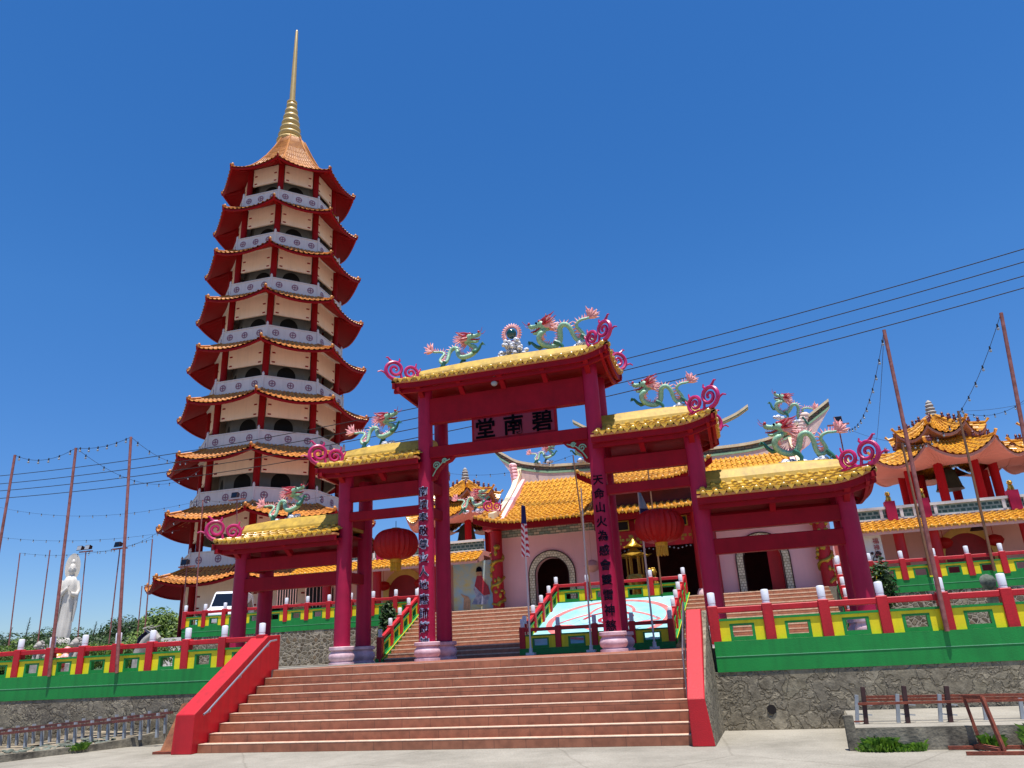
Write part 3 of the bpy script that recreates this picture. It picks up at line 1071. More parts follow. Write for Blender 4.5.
# side bays: two beams each, front and rear ties
for s in (-1, 1):
    xa, xb, xcx = s * (CA + ci), s * (CB_ - ci), s * (CB_ + ci)
    lo, hi = min(xa, xb), max(xa, xb)
    beam(lo, hi, 6.00, 6.30)
    beam(lo, hi, 6.66, 7.14)
    beam(lo, hi, 7.05, 7.5, DY - .11, DY + .11)
    xo = s * (CC - ci)
    lo, hi = min(xcx, xo), max(xcx, xo)
    beam(lo, hi, 3.96, 4.40)
    beam(lo, hi, 4.62, 5.06)
    beam(lo, hi, 5.0, 5.35, DY - .11, DY + .11)
    for xx, zz in ((s * CA, 6.10), (s * CA, 6.95), (s * CB_, 6.05), (s * CB_, 4.2), (s * CC, 4.2), (s * CC, 4.85), (s * CA, 8.0)):
        MB().box(xx - .1, xx + .1, ci, DY - ci, zz - .17, zz + .17).build('tie_beam', 'beam', gate, bevel=.01)
    # carved spandrel under the lintel
    x_ = s * (CA - ci)
    poly = [(x_, 7.795), (x_ - s * .85, 7.795), (x_ - s * .72, 7.66), (x_ - s * .5, 7.58), (x_ - s * .28, 7.38), (x_ - s * .16, 7.12), (x_, 7.05)]
    sp = MB().prismy(poly, -.09, .09).build('spandrel', 'beam', gate)
    cm = MB()
    for c0, r0 in (((x_ - s * .22, 7.55), .13), ((x_ - s * .50, 7.68), .085)):
        cm.tube([(px, -.11, pz) for px, pz in spiral(c0, r0, .02, 0, 1.6, 22)], .022, 6)
    cm.tube([(x_ - s * .08, -.11, 7.2), (x_ - s * .2, -.11, 7.4), (x_ - s * .42, -.11, 7.62), (x_ - s * .7, -.11, 7.72)], .02, 6)
    cm.build('scroll_carving', 'mint', sp, smooth=True)


def gate_roof(x0, x1, free0, free1, ze, zr, rows, brk, label):
    """one roof of the gate: soffit and fascia (red), tiles, plain yellow cap, brackets and curled finials"""
    y0, y1 = -.80, 2.24
    rf = MB()
    zt = ze + .09
    ins = .85
    X0, X1 = x0, x1
    xi0, xi1 = (x0 + ins if free0 else x0), (x1 - ins if free1 else x1)
    zc = zr - .40
    yi0, yi1 = .22, 1.22
    up = .30
    u0, u1 = (.07 if free0 else 0), (up if free1 else 0)
    C = {'fl': Vector((X0, y0, zt)), 'fr': Vector((X1, y0, zt)), 'br': Vector((X1, y1, zt)), 'bl': Vector((X0, y1, zt))}
    I = {'fl': Vector((xi0, yi0, zc)), 'fr': Vector((xi1, yi0, zc)), 'br': Vector((xi1, yi1, zc)), 'bl': Vector((xi0, yi1, zc))}
    edges = [('fl', 'fr', u0, u1, (0, 1, 0), rows), ('br', 'bl', u1, u0, (0, -1, 0), rows)]
    if free1:
        edges.append(('fr', 'br', u1, u1, (-1, 0, 0), 8))
    if free0:
        edges.append(('bl', 'fl', u0, u0, (1, 0, 0), 8))
    tl, fa, lip, sf = MB(), MB(), MB(), MB()
    for a_, b_, ua, ub, inw, rw_ in edges:
        A, B, Ai, Bi = C[a_], C[b_], I[a_], I[b_]
        tile_patch(tl, A, B, Ai, Bi, rw_, 4, .075, ua, ub, 1.3, .04)
        eave_ends(tl, A, B, rw_, .072, ua, ub, 1.3, -Vector(inw))
        cv = edge_curve(A, B, ua, ub, 1.3, 0, 30)
        strip(lip, cv, inw, -.09, -.02, .30)
        n_ = Vector(inw)
        strip(fa, [p + n_ * .05 for p in cv], inw, -.27, -.092, .09)
        strip(fa, [p + n_ * .20 for p in cv], inw, -.40, -.272, .09)
        # soffit
        e_ = [p + n_ * .14 + Vector((0, 0, -.23)) for p in cv]
        i_ = [edge_pt(Ai, Bi, i / 30, 0, 0) + Vector((0, 0, -.42)) for i in range(31)]
        sf.grid([e_, i_])
    sf.box(xi0, xi1, yi0 - .02, yi1 + .02, zc - .43, zc - .40)
    ro = fa.build('roof', 'beam', gate, bevel=0)
    tag(ro, label)
    sf.build('soffit', 'beam', ro)
    lip.build('eave_lip', MT['lip'], ro)
    tl.build('roof_tiles', 'gtile', ro, smooth=True)
    cp = MB()
    n = 20
    sec = []
    for i in range(n + 1):
        x = lerp(xi0 - (.42 if free0 else 0), xi1 + (.42 if free1 else 0), i / n)
        uu = abs(2 * i / n - 1)
        zz = zr + .04 - (.10 * uu ** 2 if (free0 and i < n / 2) or (free1 and i > n / 2) else .02 * uu)
        sec.append([(x, yi0 - .14, zc - .22), (x, yi0 - .06, zc + .10), (x, yi0 + .16, zz - .05), (x, yi0 + .24, zz), (x, yi1 - .24, zz), (x, yi1 - .16, zz - .05), (x, yi1 + .06, zc + .1), (x, yi1 + .14, zc - .22)])
    cp.loft(sec)
    cp.build('ridge_cap', 'gcap', ro, smooth=False, bevel=.0)
    for xb in brk:
        MB().bar((xb, -.08, ze - .42), (xb, -.70, ze - .06), .17, .17).build('bracket', 'beam', gate, bevel=.012)
        MB().bar((xb, DY + .08, ze - .42), (xb, 2.14, ze - .06), .17, .17).build('bracket', 'beam', gate, bevel=.012)
    for fx, fr_, sx in ((X0, free0, -1), (X1, free1, 1)):
        if not fr_:
            continue
        for fy, sy in ((y0, -1), (y1, 1)):
            scroll_mb((fx - sx * .16, fy - sy * .12, zt + (u0 if sx < 0 else u1) + .06), (sx, sy * .75, 0), .78).build('scroll_finial', 'magenta', ro, smooth=True)
    return ro


MT['lip'] = mat('eave_lip_cream', (206, 140, 84), .6, .1, 4)
gate_roof(-3.80, 3.68, True, True, 10.36, 11.28, 22, (-CA, -1.45, 0, 1.45, CA), 'highest central roof with a pearl and two dragons')
gate_roof(2.88, 6.62, False, True, 7.68, 8.66, 10, (CB_, 4.35), 'middle roof on the right of the gate')
gate_roof(-6.62, -2.88, True, False, 7.72, 8.66, 11, (-CB_, -4.35), 'middle roof on the left of the gate')
gate_roof(5.78, 10.55, False, True, 5.50, 6.48, 13, (CC, 7.8), 'lowest roof on the right of the gate')
gate_roof(-10.5, -5.78, True, False, 5.50, 6.40, 13, (-CC, -7.8), 'lowest roof on the left of the gate')
# small lamp under the main eave
l_ = MB()
l_.ball((-.22, -.50, 9.98), .11, .11, .09)
l_.cyl((-.22, -.50), .04, 10.03, 10.3, 10)
l_.build('eave_lamp', 'galv', gate, smooth=True)


# ------------------------------------------------------------------ dragons
def dragon_template(label):
    r = thing('dragon_sculpture', label, 'dragon sculpture', (0, 0, 0), 'enamelled dragons on the gate and hall roofs')
    k = .00303 / 1.0

    def P_(pts, y=0.0):
        return [Vector(((x - 500) * k, y, (525 - z) * k)) for x, z in pts]
    ctl = [(235, 262), (270, 272), (320, 272), (368, 290), (385, 320), (368, 358), (350, 400), (362, 436), (400, 452), (432, 430), (445, 380), (452, 320), (475, 272), (512, 255), (548, 272),
           (565, 315), (580, 362), (612, 405), (660, 418), (712, 405), (758, 378), (785, 335), (778, 292), (748, 266), (716, 252), (700, 225)]
    pts = P_(ctl)
    # smooth
    sm = []
    for i in range(len(pts) - 1):
        p0, p1, p2, p3 = pts[max(i - 1, 0)], pts[i], pts[i + 1], pts[min(i + 2, len(pts) - 1)]
        for j in range(4):
            t_ = j / 4
            sm.append(0.5 * ((2 * p1) + (p2 - p0) * t_ + (2 * p0 - 5 * p1 + 4 * p2 - p3) * t_ * t_ + (-p0 + 3 * p1 - 3 * p2 + p3) * t_ ** 3))
    sm.append(pts[-1])
    n = len(sm)
    for i, p in enumerate(sm):
        p.y = .10 * math.sin(i / n * PI * 5)
    rad = [.034 + .052 * min(1, i / n * 1.7) - (.02 if i > n * .93 else 0) for i in range(n)]
    MB().tube(sm, rad, 10).build('body', 'mint', r, smooth=True)
    spn = MB()
    for i in range(3, n - 4, 2):
        d = (sm[i + 1] - sm[i - 1]).normalized()
        nr = Vector((-d.z, 0, d.x))
        q = sm[i] + nr * rad[i] * .85
        h = .105 + .03 * (i % 3)
        spn.add([q - d * .035, q + d * .035, q + nr * h - d * .03, q + Vector((0, .018, 0)), q - Vector((0, .018, 0))], [(0, 3, 2), (3, 1, 2), (1, 4, 2), (4, 0, 2)])
    spn.build('dorsal_spines', 'rose', r)
    # head
    hd = MB()
    H0 = lambda x, z, y=0.0: Vector(((x - 500) * k, y, (525 - z) * k))
    H = lambda x, z, y=0.0: H0(690, 214) + (H0(x, z, y) - H0(690, 214)) * 1.32
    hd.loft([[H(x, z) + Vector((0, math.cos(t) * ry, math.sin(t) * rz)) * 1.3 for t in [2 * PI * j / 10 for j in range(10)]] for x, z, ry, rz in
             ((665, 214, .05, .05), (680, 205, .11, .11), (705, 182, .125, .13), (722, 172, .12, .12), (738, 172, .10, .09), (765, 172, .075, .055), (790, 166, .075, .06), (808, 156, .075, .065), (818, 152, .05, .05))])
    he = hd.build('head', 'mint', r, smooth=True)
    jw = MB()
    jw.loft([[H(x, z) + Vector((0, math.cos(t) * ry, math.sin(t) * rz)) * 1.3 for t in [2 * PI * j / 8 for j in range(8)]] for x, z, ry, rz in
             ((705, 208, .07, .06), (745, 222, .07, .04), (775, 228, .055, .03), (798, 220, .035, .026))])
    jw.build('lower_jaw', 'mint', he, smooth=True)
    mo = MB()
    mo.loft([[H(x, z) + Vector((0, math.cos(t) * ry, math.sin(t) * rz)) * 1.3 for t in [2 * PI * j / 8 for j in range(8)]] for x, z, ry, rz in
             ((710, 195, .05, .05), (745, 203, .062, .035), (775, 208, .045, .02), (812, 204, .02, .01))])
    mo.build('tongue', 'dred', he, smooth=True)
    ml = MB()
    for i in range(26):
        a0 = PI * (.62 + .62 * i / 25)
        sy = math.sin(i * 2.1)
        base = H(692, 205, .10 * sy)
        tip = base + Vector((math.cos(a0) * (.30 + .09 * (i % 3)), .16 * sy, math.sin(a0) * (.30 + .06 * (i % 2))))
        mid = lerp(base, tip, .5) + Vector((0, 0, .03))
        ml.tube([base, mid, tip], [.045, .04, .006], 5)
    ml.build('mane', 'rose', he)
    mr = MB()
    for i in range(12):
        a0 = PI * (.70 + .45 * i / 11)
        sy = math.sin(i * 1.7)
        base = H(700, 190, .12 * sy)
        tip = base + Vector((math.cos(a0) * .30, .14 * sy, math.sin(a0) * .26))
        mr.tube([base, lerp(base, tip, .5), tip], [.04, .034, .006], 5)
    mr.build('cheek_fins', 'dred', he)
    for y in (-.06, .06):
        hn = MB()
        hn.tube([H(715, 150, y), H(670, 134, y * 1.3), H(620, 130, y * 1.7), H(590, 116, y * 1.8)], [.042, .036, .026, .008], 6)
        hn.tube([H(690, 160, y * 1.4), H(650, 158, y * 1.9), H(618, 164, y * 2.1)], [.038, .028, .008], 6)
        hn.tube([H(812, 150, y), H(835, 140, y * 1.6), H(850, 110, y * 2.2)], [.014, .010, .005], 5)
        hn.ball(H(806, 140, y), .045)
        hn.ball(H(722, 150, y * 1.1), .055)
        hn.build('horn', 'dred', he, smooth=True)
    for y in (-.10, .10):
        MB().ball(H(748, 160, y), .036).build('eye', 'navy', he, smooth=True)
    te = MB()
    for i in range(5):
        for y in (-.05, .05):
            q = H(752 + i * 13, 190, y)
            te.add([q + Vector((-.016, 0, 0)), q + Vector((.016, 0, 0)), q + Vector((0, .014, 0)), q + Vector((0, 0, -.06))], [(0, 1, 3), (1, 2, 3), (2, 0, 3)])
    te.build('teeth', 'cap', he)
    H = H0
    # legs with claws
    for pl in ([(770, 365), (815, 375), (850, 340), (878, 290), (905, 300)], [(640, 410), (600, 440), (578, 480), (590, 520), (620, 525)], [(420, 440), (400, 480), (410, 520), (440, 525)], [(365, 440), (335, 475), (305, 510), (262, 540)]):
        y = .14 if pl[0][0] in (640, 365) else -.14
        lg = MB()
        q = [H(x, z, y) for x, z in pl]
        lg.tube(q, [.075, .07, .058, .045, .028][:len(q)], 7)
        e = q[-2]
        for dy in (-.06, 0, .06):
            lg.tube([e, e + Vector((.07, dy, .04)), e + Vector((.13, dy * 1.4, -.045))], [.03, .022, .005], 5)
        lg.build('leg', 'mint2', r, smooth=True)
    tf = MB()
    for i in range(17):
        a0 = PI * (.52 + .62 * i / 16)
        b0 = H(244, 262)
        L_ = .27 + .10 * ((i * 3) % 4) / 3
        tf.tube([b0, b0 + Vector((math.cos(a0) * L_ * .5, .05 * math.sin(i * 2), math.sin(a0) * L_ * .5 + .02)), b0 + Vector((math.cos(a0 - .15) * L_, .09 * math.sin(i * 2), math.sin(a0 - .15) * L_))], [.05, .046, .006], 5)
    tf.build('tail_flame', 'rose', r)
    cl = MB()
    for i, (x, s) in enumerate(((400, .16), (450, .13), (560, .1), (660, .15), (720, .14), (770, .09))):
        cl.ball(H(x, 515, .05 * (-1) ** i), s, s * .8, s * (.7 if x < 600 else .95), 10, 6)
    cl.build('cloud_base', 'cloud', r, smooth=True)
    return r


dr0 = dragon_template('mint green dragon facing right left of the pearl on the highest gate roof')


def put_dragon(o, p, s, rz=0.0, label=None, tilt=0.0):
    o.location = p
    o.scale = (s, s, s)
    o.rotation_euler = (0, tilt, rz)
    if label:
        o['label'] = label
    return o


put_dragon(dr0, (-2.12, .72, 11.24), 1.0, 0)
DR = [((2.24, .72, 11.28), 1.14, PI, 'dragon facing left on the highest gate roof, right of the pearl, tail flame raised', 0.20),
      ((-5.2, .72, 8.68), .95, .0, 'dragon facing right on the middle gate roof left of the name board', -.1),
      ((5.30, .72, 8.68), .95, PI, 'dragon facing left on the middle gate roof right of the name board', .12),
      ((-8.8, .72, 6.42), .9, 0, 'dragon on the lowest left gate roof in front of the pagoda', -.12),
      ((9.15, .72, 6.48), 1.08, PI, 'large dragon on the lowest right gate roof below the upswept ridge tail', 0.0)]
for p, s, rz, lb, ti in DR:
    put_dragon(copy_tree(dr0), p, s, rz, lb, ti)

# flaming pearl
pr = thing('flaming_pearl', 'dark green pearl in a pink flame ring on a white cloud mound atop the gate', 'sculpture', (0.0, .72, 11.28))
mb = MB()
rnd = random.Random(3)
for i in range(70):
    h = rnd.random() ** .9
    x = (rnd.random() * 2 - 1) * (.72 - .52 * h)
    mb.ball((x, .72 + (rnd.random() * 2 - 1) * .25, 11.3 + h * .62), .09, .09, .075, 8, 5)
mb.build('cloud_mound', 'cloud', pr, smooth=True)
MB().ball((0, .72, 12.20), .20, .20, .20, 18, 12).build('pearl', mat('dark_green_pearl', (14, 66, 62), .15, .1, 3, coat=.5), pr, smooth=True)
mb = MB()
mb.tube([(.28 * math.cos(t), .74, 12.20 + .30 * math.sin(t)) for t in [2 * PI * i / 30 for i in range(31)]], .05, 6)
for i in range(22):
    t_ = -PI * .35 + PI * 1.7 * i / 21
    c0 = Vector((.30 * math.cos(t_), .74, 12.20 + .32 * math.sin(t_)))
    mb.tube([c0, c0 + Vector((.06 * math.cos(t_ + .6), 0, .06 * math.sin(t_ + .6))), c0 + Vector((.12 * math.cos(t_ + .3), 0, .12 * math.sin(t_ + .3)))], [.05, .045, .012], 5)
mb.build('flame_ring', 'rose', pr, smooth=True)
pr.location = (.12, .72, 11.34)
pr.scale = (.92, .92, .95)


# ------------------------------------------------------------------ big lanterns under the side bays
def lantern_template(label):
    r = thing('red_lantern', label, 'lantern', (0, 0, 0), 'big red lanterns hanging in the gate')
    mb = MB()
    n = 48
    rings = []
    for i in range(15):
        t_ = -PI / 2 + PI * i / 14
        row = []
        for j in range(n):
            a_ = 2 * PI * j / n
            k = 1.0 if j % 2 == 0 else .92
            rr = (.16 + .60 * math.cos(t_) ** .8 if abs(math.cos(t_)) > .01 else .16) * (k if .1 < i / 14 < .9 else 1)
            row.append((rr * math.cos(a_), rr * math.sin(a_), .50 * math.sin(t_)))
        rings.append(row)
    mb.loft(rings)
    mb.build('shade', 'lantern', r)
    mb = MB()
    mb.cyl((0, 0), .19, -.60, -.46, 20)
    mb.cyl((0, 0), .15, .47, .54, 20)
    cg = mb.build('end_ring', 'lantgold', r)
    mb = MB()
    for j in range(20):
        a_ = 2 * PI * j / 20
        mb.tube([(.16 * math.cos(a_), .16 * math.sin(a_), -.58), (.165 * math.cos(a_), .165 * math.sin(a_), -.86 - .03 * (j % 2))], .02, 5)
    mb.build('tassel', 'lantgold', cg)
    mb = MB()
    mb.tube([(0, 0, .5), (0, 0, .78)], .012, 6)
    mb.build('cord', 'wire', r)
    return r


la = lantern_template('big red lantern hanging in the gate bay left of the tall lettered columns')
la.location = (-4.30, .70, 5.22)
lb = copy_tree(la)
lb['label'] = 'big red lantern hanging in the gate bay right of the tall lettered columns'
lb.location = (4.50, .70, 5.02)
lb.rotation_euler = (0, 0, .3)


# ------------------------------------------------------------------ flagpoles on the landing
def flagpole(base, top, label, kind):
    base, top = Vector(base), Vector(top)
    r = thing('flagpole', label, 'flagpole', base, 'white flagpoles on the landing')
    b = MB()
    b.box(base.x - .14, base.x + .14, base.y - .14, base.y + .14, base.z, base.z + .08)
    b.cyl((base.x, base.y), .06, base.z + .08, base.z + .22, 10)
    b.build('base', 'white', r)
    MB().tube([base + Vector((0, 0, .1)), lerp(base, top, .5), top], [.034, .03, .022], 10).build('pole', 'white', r, smooth=True)
    if kind:
        P_, C_ = [], []
        z1, L_ = top.z - .02, (1.75 if kind == 1 else .95)
        for i in range(15):
            v = i / 14
            row = []
            for j in range(13):
                u = j / 12
                wd = (.16 + .14 * v) if kind == 1 else (.08 + .34 * v)
                x = top.x + lerp((top.x - base.x), 0, 0) * 0 + .02 + (u - (.5 if kind == 1 else .05)) * wd
                y = top.y - .03 - .035 * math.sin(u * 7 + v * 2) - .03 * u
                row.append((x, y, z1 - v * L_ - .03 * u))
            P_.append(row)
        if kind == 1:
            MB().grid(P_[:6]).build('flag_canton', 'flagblue', r, smooth=True, normals=False)
            MB().grid(P_[5:]).build('flag_stripes', 'stripe', r, smooth=True, normals=False)
        else:
            MB().grid(P_[:9]).build('flag_upper', 'flagsky', r, smooth=True, normals=False)
            MB().grid(P_[8:]).build('flag_lower', 'flagblue', r, smooth=True, normals=False)
    return r


flagpole((-.25, 2.4, 1.487), at(523, 505, 2.4), 'flagpole with a limp red and white striped flag left of the mural railing', 1)
flagpole((1.76, 2.4, 1.487), at(581, 488, 2.4), 'bare white flagpole in front of the mural beside the right lettered column', 0)
flagpole((3.78, 2.4, 1.487), at(638, 492, 2.4), 'flagpole with a pale blue flag behind the right red lantern', 2)

# ------------------------------------------------------------------ PAGODA
PC = Vector((-22.945, 20.451, 3.28))
_az = math.radians(-34.56)
_th = math.radians(10.97)
_to = -Vector((math.sin(_az), math.cos(_az), 0))
_lf = Vector((-math.cos(_az), math.sin(_az), 0))


def oct_pt(r, z, k, half=False):
    a_ = _th + (k + (.5 if half else 0)) * PI / 4
    return Vector((PC.x, PC.y, z)) + (_to * math.cos(a_) + _lf * math.sin(a_)) * r


oct_pt_ = oct_pt
pg = thing('pagoda', 'tall nine-storeyed octagonal pagoda with red eaves and golden spire', 'pagoda', PC)
MB().loft([[oct_pt_(7.2, 0.02, k) for k in range(8)], [oct_pt_(6.9, 3.27, k) for k in range(8)]]).build('podium', 'greywhite', pg)
ZC = [6.50 + 3.708 * i for i in range(9)]
RE = [7.30 - .279 * i for i in range(9)]


def ring_wall(mb, r, z0, z1, th=.15):
    """octagonal band"""
    for k in range(8):
        mb.hexa([oct_pt(r, z0, k), oct_pt(r, z0, k + 1), oct_pt(r - th, z0, k + 1), oct_pt(r - th, z0, k), oct_pt(r, z1, k), oct_pt(r, z1, k + 1), oct_pt(r - th, z1, k + 1), oct_pt(r - th, z1, k)])


for i in range(9):
    zc, re = ZC[i], RE[i]
    rb = re * .735 + .05          # balcony
    rc = re * .67                 # columns
    rk = re * .50                 # core
    zfl = (3.28 if i == 0 else ZC[i - 1] + .60)
    sagm = .42
    last = i == 8
    zso = zc - sagm + .60 * (re - rc)
    # roof of this storey
    red, tl = MB(), MB()
    ri = (rb - .25) if not last else .95
    zi = zc + .80 if not last else 41.2
    for k in range(8):
        A, B = oct_pt(re, zc - sagm, k), oct_pt(re, zc - sagm, k + 1)
        Ai, Bi = oct_pt(ri, zi, k), oct_pt(ri, zi, k + 1)
        fall = (B - A).length * .5
        if not last:
            tile_patch(tl, A, B, Ai, Bi, int((B - A).length / .34), 5, .06, sagm, sagm, fall, .10)
        else:
            tile_patch(tl, A, B, Ai, Bi, 12, 12, .05, sagm, sagm, fall, 1.15)
        cv = edge_curve(A, B, sagm, sagm, fall, 0, 16)
        inw = Vector((PC.x, PC.y, 0)) - Vector(((A.x + B.x) / 2, (A.y + B.y) / 2, 0))
        inw.normalize()
        strip(red, [p + inw * .03 for p in cv], inw, -.15, -.03, .12)
        e_ = [p + inw * .08 + Vector((0, 0, -.13)) for p in cv]
        i_ = [lerp(oct_pt(rc - .12, zso, k), oct_pt(rc - .12, zso, k + 1), q / 16) for q in range(17)]
        red.grid([e_, i_])
        # hip ridge rib with upturned tip
        tip = oct_pt(re + .06, zc + .10, k)
        red.tube([oct_pt(rc, zso - .08, k), oct_pt(re * .85, lerp(zso, zc, .6) - .22, k), oct_pt(re, zc - .10, k), tip], [.10, .10, .09, .05], 5)
    rf = red.build('roof', 'pred', pg)
    tl.build('roof_tiles', 'ptile', rf, smooth=True)
    for k in range(8):
        hp = MB()
        if not last:
            pts = [oct_pt(ri, zi + .04, k), oct_pt(lerp(ri, re, .5), lerp(zi, zc, .5) - .02, k), oct_pt(re, zc + .08, k), oct_pt(re + .04, zc + .22, k)]
        else:
            pts = [oct_pt(lerp(.95, re, q), lerp(41.2, zc, q) - 1.15 * 4 * q * (1 - q) + .05, k) for q in (0, .15, .3, .45, .6, .75, .9, 1)] + [oct_pt(re + .04, zc + .20, k)]
        hp.tube(pts, .075, 6)
        q = oct_pt(re - .12, zc + .22, k)
        hp.ball((q.x, q.y, q.z), .10, .10, .16, 8, 5)
        hp.build('hip_ridge', 'ptile', rf, smooth=True)
    # frieze panels between the columns, with a small corner boss at each corner
    for k in range(8):
        a_, b_ = oct_pt(rc, 0, k), oct_pt(rc, 0, k + 1)
        e = (b_ - a_).normalized()
        n_ = (oct_pt(rc, 0, k, True) - Vector((PC.x, PC.y, 0))).normalized()
        g0, g1 = a_ + e * .26, b_ - e * .26
        z0, z1 = zc - 1.0, zso - .12
        if i == 0:
            z0 = zc - 1.75
        mb = MB()
        mb.hexa([g0 + Vector((0, 0, z0)), g1 + Vector((0, 0, z0)), g1 - n_ * .12 + Vector((0, 0, z0)), g0 - n_ * .12 + Vector((0, 0, z0)), g0 + Vector((0, 0, z1)), g1 + Vector((0, 0, z1)), g1 - n_ * .12 + Vector((0, 0, z1)), g0 - n_ * .12 + Vector((0, 0, z1))])
        pa = mb.build('frieze_panel', 'cream', pg)
        for q, s in ((g0, 1), (g1, -1)):
            for zz in (z0 + .16, z0 + .82):
                c0 = q + e * s * .22 + n_ * .01 + Vector((0, 0, zz))
                if k in (-2, -1, 0, 1, 6, 7):
                    MB().bar(c0 - e * .10, c0 + e * .10, .03, .09).build('panel_boss', 'pred', pa)
        c0 = oct_pt(rc, 0, k)
        MB().cyl((c0.x, c0.y), .21, zfl, zso - .05, 10).build('column', 'pred', pg, smooth=True)
    # core with arched openings
    cr = MB()
    ring_wall(cr, rk, zfl + (.0 if i == 0 else -.5), zso + .1, .2)
    co = cr.build('core_wall', 'core' if i else 'cream', pg)
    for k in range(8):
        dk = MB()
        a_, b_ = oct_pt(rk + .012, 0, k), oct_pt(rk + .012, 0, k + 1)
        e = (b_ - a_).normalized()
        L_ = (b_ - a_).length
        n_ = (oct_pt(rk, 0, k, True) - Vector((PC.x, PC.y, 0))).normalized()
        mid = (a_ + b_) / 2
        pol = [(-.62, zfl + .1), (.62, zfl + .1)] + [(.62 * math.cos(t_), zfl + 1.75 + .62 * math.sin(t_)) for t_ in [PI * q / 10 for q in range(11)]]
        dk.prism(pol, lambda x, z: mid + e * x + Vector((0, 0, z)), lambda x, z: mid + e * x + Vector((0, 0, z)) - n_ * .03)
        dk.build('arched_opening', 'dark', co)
    # floor slab and balustrade
    if i > 0:
        fl = MB()
        fl.loft([[oct_pt(rb, zfl - .05, k) for k in range(8)], [oct_pt(rb, zfl - .002, k) for k in range(8)]])
        fl.build('floor_slab', 'greywhite', pg)
        bl = MB()
        ring_wall(bl, rb + .06, zfl + .0, zfl + .98, .12)
        ring_wall(bl, rb + .10, zfl + .985, zfl + 1.06, .2)
        ba = bl.build('balustrade', 'greywhite', pg)
        for k in range(8):
            po = MB()
            c0 = oct_pt(rb + .04, 0, k)
            po.lathe((c0.x, c0.y, zfl), [(.085, .0), (.085, 1.10), (.06, 1.12), (.085, 1.18), (.07, 1.26), (.02, 1.34)], 8)
            po.build('balustrade_post', 'greywhite', ba, smooth=True)
        for k in range(8):
            a_, b_ = oct_pt(rb + .063, 0, k), oct_pt(rb + .063, 0, k + 1)
            e = (b_ - a_).normalized()
            n_ = (oct_pt(rb, 0, k, True) - Vector((PC.x, PC.y, 0))).normalized()
            for q in (1 / 6, .5, 5 / 6):
                c0 = lerp(a_, b_, q) + Vector((0, 0, zfl + .56))
                md = MB()
                for r0, r1 in ((.16, .235), (.0, .07)):
                    pin = [c0 + (e * math.cos(t_) + Vector((0, 0, 1)) * math.sin(t_)) * r0 + n_ * .012 for t_ in [2 * PI * j / 14 for j in range(14)]]
                    pou = [c0 + (e * math.cos(t_) + Vector((0, 0, 1)) * math.sin(t_)) * r1 + n_ * .012 for t_ in [2 * PI * j / 14 for j in range(14)]]
                    md.loft([pin, pou], cap=False)
                for an in (0, PI / 2):
                    dd = e * math.cos(an) + Vector((0, 0, 1)) * math.sin(an)
                    md.bar(c0 - dd * .16 + n_ * .012, c0 + dd * .16 + n_ * .012, .02, .06)
                md.build('medallion', 'medal', ba)
                w_ = (b_ - a_).length / 8.4
                ln = MB()
                c1 = c0 - Vector((0, 0, .44))
                ln.bar(c1 - e * w_ + n_ * .006, c1 + e * w_ + n_ * .006, .02, .035)
                ln.build('panel_groove', 'core', ba)
# spire
sp = MB()
prof = [(1.0, 0)]
zz = 0.0
for q in range(7):
    r_ = lerp(1.0, .42, q / 6)
    h_ = .60
    prof += [(r_ * .82, zz + .05), (r_ * .98, zz + .16), (r_ * 1.04, zz + .30), (r_ * .95, zz + .46), (r_ * .80, zz + .56)]
    zz += h_
prof += [(.42, zz), (.42, zz + .12), (.25, zz + .2)]
sp.lathe((PC.x - .28, PC.y, 41.0), prof, 20)
so_ = sp.build('spire', 'spire', pg, smooth=True)
MB().lathe((PC.x - .28, PC.y, 45.3), [(.24, 0), (.21, 2.6), (.17, 5.2), (.11, 7.6), (.09, 7.7), (.02, 7.8)], 12).build('spire_pole', 'spire', so_, smooth=True)


# ------------------------------------------------------------------ TEMPLE HALL
hall = thing('temple_hall', 'pink temple hall with amber tiled roofs and upswept ridges behind the gate', 'temple', (3.2, 11, 3.28))
ZH = 3.285


def arch_pts(cx, hw, zs, n=14):
    return [(cx - hw * math.cos(PI * i / n), zs + hw * math.sin(PI * i / n)) for i in range(n + 1)]


XL, XR = -1.42, 7.70
poly = [(-4.2, ZH), (XL - .76, ZH)] + arch_pts(XL, .76, 4.80) + [(XL + .76, ZH), (1.35, ZH), (1.35, 6.3), (5.25, 6.3), (5.25, ZH), (XR - .76, ZH)] + arch_pts(XR, .76, 4.80) + [(XR + .76, ZH), (10.55, ZH), (10.55, 7.25), (-4.2, 7.25)]
MB().prismy(poly, 11.0, 11.3).build('front_wall', 'pink', hall)
mb = MB()
mb.box(-4.2, -3.95, 11.31, 17.5, ZH, 7.25)
mb.box(10.3, 10.55, 11.31, 17.5, ZH, 7.25)
mb.box(-4.2, 10.55, 17.5, 17.7, ZH, 7.25)
mb.build('side_wall', 'pink', hall)
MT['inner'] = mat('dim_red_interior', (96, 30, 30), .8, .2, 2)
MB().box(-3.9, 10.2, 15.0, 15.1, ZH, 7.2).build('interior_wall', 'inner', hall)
MB().box(-3.9, 10.2, 11.35, 15, 7.0, 7.1).build('ceiling', 'inner', hall)
